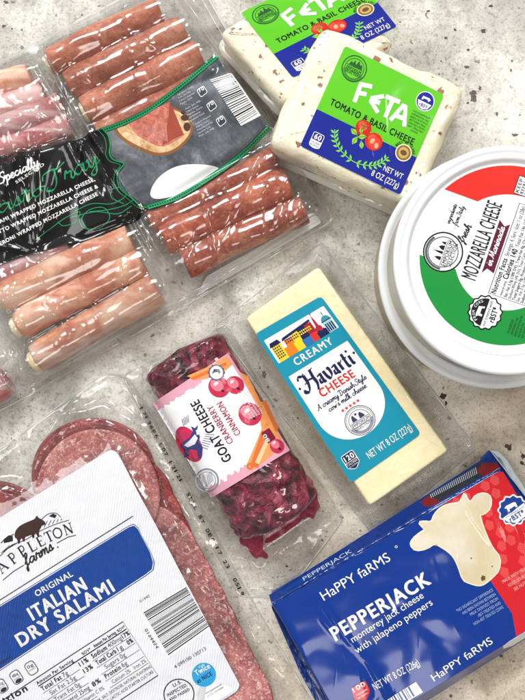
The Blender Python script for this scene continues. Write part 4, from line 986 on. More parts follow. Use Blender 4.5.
    for s_, x0, x1, y, c, b in (('Total Fat', -105, -82, 14.5, 4.6, .05), ('7g', -80, -74, 14.5, 4.6, 0), ('11%', -60, -50, 14.5, 4.6, .05), ('Sodium', -45, -28, 14.5, 4.6, .05), ('400mg', -26, -10, 14.5, 4.6, 0), ('17%', -9, -1, 14.5, 4.4, .05),
                                ('Sat Fat 2.5g', -100, -70, 22.5, 4.4, 0), ('13%', -60, -50, 22.5, 4.6, .05), ('Total Carb', -45, -22, 22.5, 4.6, .05), ('1g', -20, -14, 22.5, 4.6, 0), ('0%', -8, -2, 22.5, 4.4, .05),
                                ('Trans Fat 0g', -100, -70, 30.5, 4.4, 0), ('Sugars 0g', -40, -16, 30.5, 4.4, 0), ('Cholesterol 25mg', -105, -64, 38.5, 4.4, .02), ('8%', -60, -51, 38.5, 4.6, .05), ('Protein', -45, -27, 38.5, 4.6, .05), ('6g', -25, -19, 38.5, 4.6, 0),
                                ('Vitamin A 0%   Vitamin C 0% ', -105, -52, 46.5, 3.8, 0), ('Calcium 2%   Iron 2%', -42, -2, 46.5, 3.8, 0), ('INGREDIENTS: PORK, SALT, DEXTROSE, NATURAL FLAVORING,', -90, 0, 54, 3.0, .01), ('SODIUM NITRITE, LACTIC ACID STARTER CULTURE', -80, -2, 59.5, 3.0, .01)):
        L.text(s_, T(x0, y), T(x1, y), c, bk, 4, b)
    for y in (16.5, 24.5, 32.5, 40.5, 48.5): L.line([T(-106, y), T(-62, y)], .45, bk, 4); L.line([T(-47, y), T(-1, y)], .45, bk, 4)
    L.text('Nutrition', (-20, 719), (28, 690), 6.5, bk, 4, .06); L.text('Facts', (-8, 729), (18, 713), 6.5, bk, 4, .06)
    for k in range(3):
        c0 = np.array([31-k*15., 667+k*9.]); b_ = [c0+d*-5.5+u*-6, c0+d*5.5+u*-6, c0+d*5.5+u*8, c0+d*-5.5+u*8]
        L.poly(rpoly(b_, 4, 4), bk, 4); L.poly(rpoly([c0+d*-4.7+u*-5.2, c0+d*4.7+u*-5.2, c0+d*4.7+u*7.2, c0+d*-4.7+u*7.2], 3.4, 4), K('e4e5ea'), 5)
        L.text(['0g', '400mg', '2.5g'][k], c0+d*-3.3, c0+d*3.3, 3, bk, 6, .03); L.text(['SUGARS', 'SODIUM', 'SAT FAT'][k], c0+d*-3.6+u*3.2, c0+d*3.6+u*3.2, 1.7, bk, 6, .02)
        if k: L.ell(c0+u*5.2, 3.6, 1.9, bk, 6, -33)
    L.text('PER SERVING', (-4, 668), (12, 657), 2.6, bk, 5, .03)
    # barcode
    A0, A1, A2, A3 = [np.array(p, float) for p in ((143, 611.5), (186, 586), (209.5, 627), (169, 656))]
    L.poly([A0-(3, -2), A1+(1, -2), A3+(A2-A3)*1.0+(1, 2), A3+(-2, 3)], K('f1f1f3'), 2)
    rnd = random.Random(12); t_ = .02
    while t_ < .98:
        w = rnd.choice([.008, .008, .016, .024]); L.poly([A0+(A3-A0)*t_, A1+(A2-A1)*t_, A1+(A2-A1)*(t_+w), A0+(A3-A0)*(t_+w)], bk, 3); t_ += w+rnd.choice([.008, .012, .02])
    L.text('4 099100 130713', (175.5, 668.5), (206.5, 649.5), 3.4, bk, 4, .01); L.text('0194454', (147, 628), (159, 647), 3.2, bk, 4, .02, up=(-.84, .54)); L.text('01440', (140.5, 602.5), (150, 596.5), 2.6, bk, 4)
    cy_ = K('2a9fd4'); L.ell((204, 674.5), 12, 12, cy_, 4); L.text('Twice', (196.5, 675.5), (210.5, 667.5), 5.2, wh, 5, .04); L.text('as NICE', (198, 683), (212.5, 674.8), 4.2, K('12326e'), 5, .05); L.text('THE', (199, 668.5), (205, 665), 2, wh, 5, .03)
    L.text('www.guarantee.info', (206, 694), (222, 684.5), 1.8, bk, 5); L.text('see store for details', (207.5, 697), (223.5, 687.5), 1.8, bk, 5)
    L.ring((179, 694), 14.5, 15.6, bk, 4); L.text('U.S.', (174, 687), (182, 682.5), 3.4, bk, 5, .04); L.text('INSPECTED', (168, 696.5), (187, 686), 3.2, bk, 5, .03); L.text('AND PASSED', (170, 701), (190, 690), 2.8, bk, 5, .03)
    L.build('paper_label', hfl, r, off=.2, dl=.04)
    # vacuum film: tight over the slices, loose flange towards the edges
    fl = [tuple(p) for p in ccw(rpoly(WP([(-150, 520), (-20, 462), (104, 372), (128, 376), (150, 412), (238, 575), (318, 712), (330, 800), (-150, 800)], 2), 6, 4))]
    meat = ccw(rpoly(WP([(-150, 560), (-40, 498), (4, 486), (24, 492), (32, 458), (62, 424), (100, 416), (134, 430), (150, 470), (182, 528), (215, 580), (262, 680), (300, 790), (-150, 790)], 12), 6, 4))
    lab = ccw(WP(P0, 14))
    def hz(x, y):
        d = sdf(meat, x, y); e = sdf(fl, x, y); l = sdf(lab, x, y); w = 8+6*fbm(x/14+5, y/14, 2); s = 1-sstep(-3, w, d)
        base = (1.6+2.2*fbm(x/20, y/20, 3)+.5)*np.clip(-e/7, .2, 1)
        z = base*(1-s)+s*(9.5+1.8*fbm(x/10, y/7, 2))
        z = np.where(l < 8, z*(np.clip(l/8, 0, 1))+(13.2)*(1-np.clip(l/8, 0, 1)), z)
        # long folds parallel to the right edge
        for a_, b_, h, w2 in (((205, 590), (300, 720), 4.0, 2.2), ((218, 585), (262, 660), 2.2, 1.6), ((238, 655), (262, 690), 3.0, 1.6), ((150, 470), (236, 640), 1.6, 3), ((30, 440), (60, 412), 3, 2), ((60, 412), (104, 400), 3.5, 2.2), ((104, 400), (138, 420), 2.2, 1.6), ((120, 455), (146, 448), 4.5, 3.5)):
            dd, tt = segd(W(*a_, 4), W(*b_, 4), x, y); z = z+h*np.exp(-(dd/w2)**2)*np.sin(PI*np.clip(tt, .02, .98))
        return z
    hf = HF(bbox(fl), 1.5, hz)
    film_sheet('film', fl, film_mat('salami_film', .8, -59, haze=.05, refl=.10), hf, r); edge_band('sealed_edge', fl, hf, 1.2, edge_mat, r)
salami()
# =============================================================== PEPPERJACK
def pepperjack():
    H = 24; q = [(271, 604), (500, 468), (584, 598), (350, 742)]
    P = rpoly(WP(q, H), 2.5, 5, 2.0); cx, cy = np.mean(P, 0)
    r = thing('pepperjack_cheese', 'blue and red wrapped pepperjack block with a clear window shaped like a cow head', 'packaged cheese', cx, cy)
    blue, red = ink('08358c', 'film', .30, 58), ink('d3222b', 'film', .30, 58)
    def top(x, y):
        z = .9*fbm(x/30, y/30, 2)
        for a_, b_, h, w in (((322, 602), (352, 648), 1.0, 1.1), ((345, 630), (395, 705), 1.3, 1.3), ((348, 628), (380, 690), -.9, 1.2), ((318, 614), (340, 640), .7, 1), ((460, 500), (494, 548), .8, 1.0), ((520, 522), (528, 560), .9, 1.0), ((505, 500), (540, 560), 1.2, 1.4), ((490, 500), (510, 545), .7, 1.2), ((282, 616), (312, 690), .9, 1.6), ((360, 668), (372, 700), .8, .9)):
            dd, tt = segd(W(*a_, H), W(*b_, H), x, y); z = z+1.7*h*np.exp(-(dd/(w*1.5))**2)*np.sin(PI*np.clip(tt, .03, .97))
        return z
    block('wrapper', P, H-.5, 3.0, ink('0b3585', 'film', .7, 58), r, topf=lambda x, y: .9*fbm(x/30, y/30, 2)-.35, K=16, bot=2, sidef=lambda x, y, z: 1.0*fbm(x/9, y/9+z/6, 2))
    L = Art(); K = lambda c: ink(c, 'film', .30, 58)
    box = bbox(WP([(255, 440), (600, 440), (600, 760), (255, 760)], H)); hf = HF(box, 1.25, lambda x, y: H+top(x, y))
    full = rpoly([(275, 604.5), (499, 471.5), (580, 598), (351, 738)], 3, 4)
    L.poly(full, blue, 0)
    L.poly([(441.5, 505.7), (499, 471.5), (503, 472), (580, 598), (516, 636), (512, 613.5)], red, 1)
    # tone-on-tone scales on the red
    lr = K('df4a48'); rnd = random.Random(4)
    dv = np.array([.86, -.51]); uv = np.array([.51, .86])
    for i in range(7):
        for j in range(9):
            c0 = np.array([446., 506.])+dv*(i*11+(j % 2)*5.5)+uv*(j*12+3)
            if (c0[0]-441.5)*.853-(c0[1]-505.7)*.561 < 7 or (i+j) % 3 == 0: continue
            if c0[0] > 540 or (c0-np.array([499, 471.5]))@np.array([.843, -.541]) > -6: continue
            L.poly([c0+dv*-5+uv*-2, c0+uv*-7, c0+dv*5+uv*-2, c0+dv*2.5+uv*4.5, c0+dv*-3+uv*4.5], lr, 2, r=1.2)
    Z = lambda pts: [(400+.238*x, 440+.238*y) for x, y in pts]
    cow = [(272,222),(282,250),(296,262),(318,230),(358,222),(382,240),(379,285),(352,310),(332,312),(343,350),(362,402),(388,455),(420,492),(416,545),(388,575),(355,603),(330,611),(292,600),(264,588),(245,530),(226,490),(200,465),(170,446),(146,432),(110,456),(65,464),(42,440),(52,415),(85,388),(106,376),(92,362),(78,345),(100,341),(132,345),(143,312),(172,282),(210,268),(250,264),(262,238)]
    c = chaikin(Z(cow), 1); cc = np.mean(c, 0)
    Pn = ccw(np.array(c)); L.poly([tuple(p) for p in offset_poly(Pn, -1.1)], K('efe6d2'), 3)
    t = NT('cheese_in_window'); col = t.ramp(t.noise(40, 4, .6), [(.35, rgb('ecd8a8')), (.65, rgb('fbf0d4'))]); cb = crinkle(t, .3, 58); t.pbr(col, .4, cb, coat=.9, coatn=cb, coatr=.08, sss=.2)
    L.poly([tuple(p) for p in Pn], t.m, 4)
    L.poly([(480.5, 578), (482, 575), (485, 576), (485, 579.5), (481.5, 581)], K('6a5232'), 5); L.ell((471, 558), 1, .8, K('8f7a4a'), 5); L.ell((492, 566), .9, .9, K('8f7a4a'), 5); L.ell((436, 545), 1, .8, K('b98e4e'), 5)
    wh = K(WHT); lb = K('9db4dc')
    L.text('HaPPY faRMS', (324, 600.5), (391, 560), 9.5, wh, 5, -.012); L.ring((396, 546.5), .9, 1.4, wh, 5, n=10)
    L.text('PEPPERJACK', (336, 640.5), (431, 583), 13.6, wh, 5, .05)
    L.text('monterey jack cheese', (353, 642.5), (424, 597), 7, wh, 5, 0); L.text('with jalapeno peppers', (357, 653.5), (433, 604), 7, wh, 5, 0)
    L.text('NET WT 8 OZ (226g)', (375, 690), (420, 664.5), 7.2, wh, 5, 0)
    L.poly(rpoly([(351, 688), (365, 680), (370, 690), (368, 697), (362, 702), (355, 700)], 2, 3), K('cf2a38'), 5); L.text('100', (354, 692), (365.5, 685), 4.6, wh, 6, .04); L.text('CALORIES', (356.5, 696), (367.5, 689.5), 1.8, wh, 6, .02); L.text('PER SERVING', (358, 699), (368, 693), 1.6, wh, 6, .02)
    for k, (s_, w) in enumerate((('*NO SIGNIFICANT DIFFERENCE', 42), ('HAS BEEN SHOWN BETWEEN', 38), ('MILK DERIVED FROM', 32), ('rBST-TREATED AND', 26), ('NON-rBST TREATED COWS', 34))):
        e = np.array([494., 589.])+uv*(5.0*k+1)+dv*-1.5; L.text(s_, e-dv*w, e, 3, lb, 5, .01)
    for k, (s_, w) in enumerate((('MADE WITH MILK FROM COWS', 48), ('GOOD SOURCE OF CALCIUM', 40), ('SEE NUTRITION INFO', 34))):
        p = np.array([503., 583.])+uv*(6.2*k)+dv*(3*k); L.text(s_, p, p+dv*w, 3.2, K('f1b3ae'), 5, .0)
    s = np.array((513., 510.)); n = 84; nv = K('1d3f8e'); scp = lambda R, m: [(s[0]+(R+m*math.cos(12*t))*math.cos(t), s[1]+(R+m*math.cos(12*t))*math.sin(t)) for t in np.linspace(0, 2*PI, n+1)[:-1]]
    L.poly(scp(15.2, .9), wh, 4); L.poly(scp(13.6, .8), nv, 5); L.poly([tuple(s+dv*x+uv*y) for x, y in ((-13, 1.5), (13, -1), (12.4, 5), (7, 11.6), (-4, 12.4), (-11, 7))], wh, 6)
    L.text('rBST*', s+dv*-8+uv*9, s+dv*8+uv*9, 5, nv, 7, .05); L.text('not treated with', s+dv*-10.5+uv*3.2, s+dv*11+uv*2.8, 1.9, nv, 7, .02)
    L.poly([tuple(s+dv*x+uv*y) for x, y in ((-5, -1), (-5, -5), (-7, -6), (-4, -7.5), (3.5, -7), (6, -6), (5.5, -1), (3.6, -1), (3.4, -3), (-3, -3), (-3.2, -1))], wh, 7)
    L.build('printed_face', hf, r, off=.3, dl=.05)
    # lower long side carries the second maker's line, a barcode and white film edge
    S_ = Art(); a_ = np.array(W(351, 742, H)); b_ = np.array(W(584, 600, H)); e = (b_-a_)/np.linalg.norm(b_-a_); nn = np.array([e[1], -e[0]])
    def side(x, y):
        d = (x-a_[0])*nn[0]+(y-a_[1])*nn[1]; return H-1.2-np.clip(d+2, 0, 14)*1.15
    hs = HF(bbox(WP([(330, 560), (620, 560), (620, 790), (330, 790)], 10)), 1.6, side)
    S_.poly([(348, 738), (580, 596), (583, 602), (352, 748)], blue, 0)
    S_.poly([(502, 645), (516, 634), (580, 595), (583, 601), (512, 645), (503, 648)], K('e9e9ec'), 1)
    S_.build('printed_side', hs, r, off=.9)
    B = Art(); B.text('HaPPY faRMS', (434, 681), (493, 642.5), 7.4, wh, 1, -.01)
    p = np.array([386., 710.]); 
    rb = random.Random(3); t_ = 0
    B.poly([p+uv*-9, p+dv*40+uv*-9.5, p+dv*41+uv*3, p+uv*3], wh, 0)
    while t_ < 33:
        w = rb.choice([.8, .8, 1.4, 2]); B.poly([p+dv*t_+uv*-9, p+dv*(t_+w)+uv*-9, p+dv*(t_+w)+uv*2, p+dv*t_+uv*2], nv, 1); t_ += w+rb.choice([.9, 1.3, 1.9])
    B.build('barcode', HF(box, 1.6, lambda x, y: H+top(x, y)), r, off=.62)
    # folded fin along the upper long side, with fragments of print, and the crimped end seals
    a2 = np.array(W(271, 604, H)); b2 = np.array(W(500, 468, H)); e2 = (b2-a2)/np.linalg.norm(b2-a2); n2 = np.array([-e2[1], e2[0]])
    if n2[1] < 0: n2 = -n2
    def fin(x, y):
        d = (x-a2[0])*n2[0]+(y-a2[1])*n2[1]; t = (x-a2[0])*e2[0]+(y-a2[1])*e2[1]
        return np.clip(22.6-d*1.7, 3, 22.6)+.7*vnoise(t/2.2, d/9)
    hfin = HF(bbox(WP([(250, 440), (520, 440), (520, 620), (250, 620)], 8)), 1.2, fin)
    Fn = Art(); nk = ink('0c2f78', 'film', .8, 58); 
    Fn.poly([(269, 595), (484, 458), (496, 460), (500, 469), (272, 604)], nk, 0)
    Fn.poly([(276, 593), (330, 561), (342, 556), (338, 560), (285, 593)], ink('123c84', 'film', 1.2, 58), 1)
    sv, dk = ink('b9c3cf', 'film', 1.0, 58), ink('15171c', 'film', 1, 58)
    Fn.text('PEPPERJACK', (304, 580.5), (352, 552), 3.6, sv, 2, .0); 
    Fn.poly([(424, 498), (480, 463), (496, 467), (436, 504)], ink('2a2f38', 'film', 1.1, 58), 1)
    for k in range(26):
        p = np.array([430., 494.])+dv*(k*2.1); Fn.line([p, p+uv*-1+np.array([2.0, 4.5+.12*k])], .7, sv, 3)
    Fn.poly([(420, 502), (428, 496), (440, 501), (436, 504), (426, 507)], ink('7d1c22', 'film', .8, 58), 2); Fn.poly([(476, 472), (482, 463), (497, 463), (499, 468), (484, 476)], ink('7d1c22', 'film', .8, 58), 2)
    Fn.build('side_fold', hfin, r, off=.3)
    def fin_end(name, pts, z0, z1, mt):
        P = rpoly(WP(pts, (z0+z1)/2), 1.0, 3, 1.2); block(name, P, z1-z0, .5, mt, r, topf=lambda x, y: 1.1*fbm(x/3, y/9, 2), K=5, z0=z0, bot=.3)
    fin_end('end_seal', [(480, 459), (489, 450), (503, 459), (513, 474), (545, 520), (600, 600), (592, 606), (506, 478)], 9, 12, ink('143d8c', 'film', 1.2, 58))
    fin_end('end_seal', [(489, 450.5), (498, 451), (507, 460), (560, 545), (603, 602), (598, 606), (512, 474), (502, 461)], 12.2, 13.6, ink('c7d0d6', 'film', 1.2, 58))
    fin_end('end_seal', [(271, 606), (276, 604), (300, 650), (346, 735), (338, 742), (300, 672)], 10, 12.5, ink('0c2c70', 'film', 1.2, 58))
pepperjack()
# =============================================================== ANTIPASTO TRAY
def antipasto():
    cx, cy = W(120, 210)
    r = thing('antipasto_tray', 'clear tray of meat wrapped cheese sticks with a black script label', 'packaged meat', cx, cy)
    pep = meat_mat('pepperoni', [(.32, '7c2c1a'), (.5, 'a4492e'), (.66, 'c06a4a')], 'd99a78', 150, k=.9, amt=.45)
    pep2 = meat_mat('smoked_salami', [(.32, '944932'), (.5, 'bb6c4e'), (.66, 'd08f6f')], 'e2b292', 110, k=.8, amt=.3)
    pro = meat_mat('prosciutto', [(.3, 'b8684e'), (.48, 'd08c6e'), (.66, 'e2b08f')], 'f0d3b4', 45, k=.9, stripes=(-30, 'efd0bb', .7), amt=.35, dka=.12)
    prp = meat_mat('pink_ham', [(.3, 'a05252'), (.5, 'c47a76'), (.68, 'dca6a0')], 'e8c3c0', 60, k=1.2, stripes=(-30, 'ecd0cc', .7), amt=.35, dka=.12)
    core = cheese_mat('string_cheese', 'f0dfb8', 'e6cf9c', fleck=False)
    rolls = [((50, 64), (160, 11), 8.6, pep2), ((70, 88), (184, 30), 9.4, pep2), ((86, 112), (199, 53), 9.4, pep2), ((99, 134), (212, 74), 7.6, pep2),
             ((150, 221), (276, 160), 8.0, pep), ((164, 239), (288, 184), 10, pep), ((185, 264), (304, 210), 9.4, pep),
             ((-12, 92), (31, 76), 8.0, pro), ((-12, 112), (44, 92), 7.6, prp), ((-14, 136), (62, 104), 8.6, prp), ((-14, 152), (70, 124), 7.6, prp),
             ((-20, 285), (70, 246), 8, prp), ((2, 297), (132, 241), 10, pro), ((20, 326), (142, 261), 9.6, pro), ((38, 360), (157, 288), 10, pro),
             ((-30, 402), (6, 379), 9.4, prp)]
    tops = []
    rnd = random.Random(21)
    for i, (p, q, R, m) in enumerate(rolls):
        zc = 5+R; a = np.array(W(*p, zc)); b = np.array(W(*q, zc)); d = b-a; L = np.linalg.norm(d); d /= L; nn = np.array([-d[1], d[0]])
        tops.append((a, b, R, zc)); n = 36; mm = max(10, int(L/2)); rings = []
        sd = i*7.7
        for k in range(-2, mm+3):
            t = min(max(k/mm, 0), 1); kk = {-2: .55, -1: .9, mm+1: .9, mm+2: .55}.get(k, 1.0)
            c = a+d*t*L+nn*1.2*math.sin(t*3+i); ring = []
            end = .93+.07*min(1, min(t, 1-t)*L/5)
            for j in range(n):
                th = 2*PI*j/n; w = 1.03+.17*vnoise(t*L/17+sd, math.cos(th)*1.2+5)+.08*vnoise(t*L/6+sd, math.sin(th)*2+sd)
                seam = .05*math.exp(-((th-1.2-.5*math.sin(t*4+i))/.12)**2)
                rr = R*(w+seam)*end*kk
                ring.append((c[0]+nn[0]*rr*math.cos(th)*1.04, c[1]+nn[1]*rr*math.cos(th)*1.04, zc+rr*math.sin(th)*.97))
            rings.append(np.array(ring))
        roll = loft('meat_roll', rings, m, r)
        # cheese stick showing at the left end
        if i in (12, 13, 14, 7, 2, 0):
            rg = []
            for s_, kk in ((-5.2, .35), (-4.6, .62), (-3, .74), (2, .74), (6, .7)):
                c = a+d*s_*(1 if m is pro else .5); rg.append(np.array([(c[0]+nn[0]*R*kk*math.cos(th), c[1]+nn[1]*R*kk*math.cos(th), zc+R*kk*math.sin(th)) for th in np.linspace(0, 2*PI, 25)[:-1]]))
            loft('cheese_stick', rg, core, roll)
    outl = [tuple(p) for p in ccw(rpoly(WP([(-62, 449), (336, 221), (190, -38), (120, 4), (0, 60), (-190, 150)], 3), [8, 8, 8, 5, 5, 8], 5))]
    wells = [ccw(rpoly(WP(w_, 8), 9, 6)) for w_ in ([(40, 42), (165, -22), (330, 206), (186, 296)], [(-110, 150), (32, 66), (172, 292), (36, 377)], [(-210, 250), (-120, 175), (18, 396), (-60, 430)])]
    def surf(x, y):
        z = 2.6+.9*fbm(x/22, y/22, 2)
        for w_ in wells:
            d = sdf(w_, x, y); z = np.maximum(z, 2.6+11.4*(1-sstep(-4.5, 1.0, d))); z = z+1.3*np.exp(-((d-2.0)/1.3)**2)
        for a, b, R, zc in tops:
            d, t = segd(a, b, x, y); z = np.maximum(z, np.where(d < R*1.05, zc+np.sqrt(np.clip((R*1.05)**2-d*d, 0, None))+1.0, -9))
        return z
    hf = HF(bbox(outl), 1.3, surf)
    Z0 = hf.Z.copy(); Z = blur(Z0, 2.2); Z = np.maximum(Z, blur(np.maximum(Z0, Z), 1.2)); Z = blur(Z, .8)
    X, Y = hf.X, hf.Y
    # label plateaus are held flat by the printed card
    labp = ccw(WP([(-150, 214), (72, 140), (103, 130), (217, 56), (269, 128), (149, 208), (40, 251), (-150, 322)], 20)); dl_ = sdf(labp, X, Y)
    k = 1-sstep(-2, 7, dl_)
    und = 20.5+1.6*fbm(X/26, Y/26, 2)
    Z = Z*(1-k)+np.maximum(und, Z)*k
    # valley between the two compartments shows in the label as a shallow trough
    dd, tt = segd(W(28, 60, 15), W(186, 300, 15), X, Y); Z = Z-(6.0*np.exp(-(dd/5.5)**2))*k*.55
    for a_, b_, h, w in (((35, 70), (174, 286), 1.7, 1.7), ((46, 64), (186, 281), 1.6, 1.7),
                         ((14, 130), (40, 255), 3.6, 4), ((36, 120), (40, 250), 2.4, 1.8), ((62, 160), (42, 254), 3.4, 3.4), ((-6, 195), (38, 254), 3.2, 3.6), ((68, 138), (88, 182), 3, 3), ((24, 150), (4, 205), 3.2, 4.2), ((2, 168), (30, 240), 2.4, 2),
                         ((0, 246), (40, 256), 1.6, 1.6), ((40, 256), (110, 232), 1, 1.6), ((60, 300), (66, 345), 2, 2), ((84, 296), (104, 318), 1.6, 2), ((48, 310), (74, 330), 1.4, 1.6), ((126, 262), (124, 300), 1.4, 1.4),
                         ((206, 196), (224, 290), 2.0, 1.5), ((262, 145), (232, 240), 2.2, 1.3), ((196, 235), (186, 280), 1.7, 1.8), ((240, 205), (214, 268), 1.6, 1.8), ((288, 178), (276, 238), 2.0, 2.4), ((300, 190), (296, 230), 1.5, 1.8), ((160, 236), (178, 275), 1.4, 1.4), ((172, 232), (190, 262), 1.3, 1.4),
                         ((188, 296), (330, 212), 2.2, 1.2), ((190, 302), (332, 218), 1.4, .9), ((36, 384), (180, 300), 2.4, 1.4), ((38, 378), (174, 298), 1.4, 1.0), ((0, 404), (332, 224), 1.0, 1.0), ((-10, 270), (34, 372), 2.0, 1.2), ((-2, 262), (40, 366), 1.4, 1.0), ((-18, 300), (22, 398), 1.6, 1.4),
                         ((40, 120), (20, 145), 2, 2.4), ((6, 95), (40, 125), 1.6, 1.8), ((30, 110), (64, 136), 1.4, 1.6), ((60, 60), (100, 90), 1, 2), ((120, 30), (170, 60), 1, 2.2), ((130, 95), (215, 55), .8, 2), ((0, 66), (120, 10), 1.2, 1.6), ((44, 48), (60, 40), 1.6, 1.4),
                         ((166, -16), (320, 200), 1.6, 1.2), ((176, -20), (330, 206), 1.2, 1.0)):
        dd, tt = segd(W(*a_, 16), W(*b_, 16), X, Y); wig = 1+.5*vnoise(X/6, Y/6)
        Z = Z+h*wig*np.exp(-(dd/max(w, 1.75))**2)*np.sin(PI*np.clip(tt, .02, .98))**.5
    Z = Z+.7*(np.abs(vnoise(X/15+Y/24, Y/22-X/30))-.25)*sstep(4, 12, Z)
    hf.set(Z)
    fm_ = film_mat('glossy_tray_film', 1.0, -59, haze=.05, refl=.125, stretch=.45)
    film_sheet('film', outl, fm_, hf, r); edge_band('sealed_edge', outl, hf, 1.4, edge_mat, r); edge_band('sealed_edge', outl, hf, .9, rim_mat, r, inset=4.5)
    for w_ in wells: edge_band('tray_rim', w_, hf, 1.5, rim_mat, r, off=.15, inset=-1.2); edge_band('tray_rim', w_, hf, .9, rim_mat, r, off=.15, inset=-3.6)
    # thermoformed tray below: wells and flange
    def base(x, y):
        z = np.full(np.shape(x), 2.0)
        for w_ in wells: z = np.minimum(z, 2.0-1.4*(1-sstep(-5, 0, sdf(w_, x, y))))
        return z
    tray = film_mat('rigid_tray', .25, -59, haze=.14, refl=.08)
    film_sheet('tray', outl, tray, HF(bbox(outl), 3.0, base), r)
    # ---- printing
    L = Art(); hfp = hf
    def K(c, k=.55): return ink(c, 'film', k, -59)
    bk, gn, wh = K('120f10', .9), K('1f8f5a', .7), K(WHT, .7)
    t = NT('slate_photo'); n1 = t.noise(30, 5, .7, 1.5); n2 = t.noise(300, 4, .7); col = t.ramp(n1, [(.3, rgb('3c4046')), (.5, rgb('5d6268')), (.7, rgb('8e9294'))]); col = t.mix(.5, col, t.ramp(n2, [(.45, rgb('8a8c90')), (.7, (1, 1, 1, 1))]), 'MULTIPLY')
    nb = crinkle(t, .5); t.pbr(col, .35, nb, coat=.9, coatn=nb); slate = t.m
    t = NT('bread_photo'); n1 = t.noise(110, 5, .7, 1.5); nb = crinkle(t, .5); t.pbr(t.ramp(n1, [(.3, rgb('a5713f')), (.5, rgb('d2a878')), (.7, rgb('ead1a6'))]), .35, nb, coat=.9, coatn=nb); bread = t.m
    t = NT('printed_salami_photo'); n1 = t.noise(160, 5, .7, 1); nb = crinkle(t, .5); t.pbr(t.ramp(n1, [(.3, rgb('8e3a2c')), (.5, rgb('bd6550')), (.7, rgb('d98f7c'))]), .35, nb, coat=.9, coatn=nb); salp = t.m
    L.poly([(101, 132), (112, 128), (150, 109), (190, 79), (217, 56.5), (244, 92), (269, 127), (240, 155), (200, 184), (149, 208), (140, 202), (120, 191), (116, 178), (124, 167), (112, 156), (107, 143)], slate, 0)
    # bread with folded slices
    L.poly(chaikin([(113, 124), (122, 130), (135, 118), (160, 106), (178, 108), (190, 118), (194, 130), (188, 142), (174, 154), (156, 157), (138, 150), (124, 142), (115, 133)], 2), K('8a5a34'), 1)
    L.poly(chaikin([(116, 124), (124, 128), (137, 117), (161, 107.5), (177, 110), (188, 119), (191.5, 130), (186, 140), (173, 151), (157, 154), (140, 147), (127, 140), (118, 132)], 2), bread, 2)
    L.poly(chaikin([(127, 121), (143, 112), (160, 107), (170, 103), (176, 118), (184, 136), (174, 142), (162, 148), (148, 142), (136, 135)], 1), salp, 3)
    L.poly([(170, 102), (168, 122), (162, 146), (174, 139), (184, 135), (177, 118)], K('9b4434'), 4); L.poly([(170, 102), (166, 120), (168, 142), (152, 138), (140, 126), (150, 112)], salp, 5)
    for e in (((185, 118), 4, 3), ((187, 127), 3.4, 4.4), ((183, 113), 2, 1.5)): L.ell(e[0], e[1], e[2], K('4b2f20'), 5)
    L.poly(chaikin([(151, 199), (150, 190), (160, 175), (178, 165), (202, 164), (222, 168), (215, 176), (185, 192), (165, 199)], 2), K('e8e9e7'), 2)
    # white copy, badges, barcode
    rt = np.array([.60, -.80])
    for k, (p, n) in enumerate((((178, 96), 4), ((186, 110), 5), ((196, 125), 5))):
        for j in range(n):
            q = np.array(p, float)+np.array([.9, 3.1])*j; L.text(['Ingredients: Cured', 'Pork, Salt, Milk', 'Culture, Enzymes', 'Paprika, Garlic', 'Distributed by'][(j+k) % 5], q, q+np.array([15-j % 2*3, -8.5+j % 2*1.7]), 1.7, K('c9ccd0'), 3)
    for p in ((202, 91.5), (211.5, 106), (221, 121)):
        q = np.array(p, float); L.poly(rpoly([q+(-5.5, -1), q+(1.5, -6), q+(6, 1), q+(-1, 6.5)], 2, 3), wh, 3); L.poly(rpoly([q+(-4.7, -.9), q+(1.3, -5.2), q+(5.2, .8), q+(-.8, 5.6)], 1.6, 3), K('3a3f48'), 4)
        L.text('70', q+(-2.4, 1.4), q+(2.6, -1.8), 3.4, wh, 5, .04)
    A0, A1, A2, A3 = [np.array(p, float) for p in ((210, 80), (232, 74), (261, 116), (241, 126))]
    L.poly([A0, A1, A2, A3], wh, 3); rb = random.Random(8); t_ = .02
    while t_ < .96:
        w = rb.choice([.012, .02, .03]); L.poly([A0+(A3-A0)*t_, A1+(A2-A1)*t_*.97-(1.4, 0), A1+(A2-A1)*(t_+w)*.97-(1.4, 0), A0+(A3-A0)*(t_+w)], bk, 4); t_ += w+rb.choice([.014, .02, .03])
    # green ribbons with dotted pattern
    def ribbon(pts, w):
        c = crom(pts, 6); L.line(c, w, K('0f3a26'), 5); L.line(c, w*.82, gn, 6)
        acc = 0; last = c[0]
        for p in c[1:]:
            v = p-last; l = np.linalg.norm(v); v = v/l; s_ = -acc
            acc2 = acc
            x = 2.6-acc
            while x < l:
                q = last+v*x; L.ell(q, .85, .85, K('0c2c1c'), 7, n=6); x += 2.6
            acc = l-(x-2.6); last = p
    ribbon([(100, 131.5), (124, 123), (151, 109), (184, 84), (217, 56.5)], 5.2); ribbon([(148, 207.5), (176, 198), (205, 181), (240, 156), (269, 128)], 5.2)
    # black panel with bracket edge
    br = [(103, 129), (109, 136), (111, 146), (110, 153), (114, 160), (124.5, 164), (119, 172), (118, 181), (122, 190), (132, 198), (141, 206), (148, 208)]
    cb_ = crom(br, 4)
    L.poly([(-150, 213)]+[(-75, 186), (0, 157), (36, 150), (72, 141), (88, 134)]+[tuple(p) for p in cb_]+[(140, 219), (110, 232), (75, 243), (40, 251), (0, 262), (-70, 290), (-150, 322)], bk, 8)
    L.line([(p[0]-.4, p[1]) for p in cb_], 1.2, gn, 10); L.line([(p[0]-4.5+.03*i, p[1]+1.5) for i, p in enumerate(cb_)], .6, gn, 10)
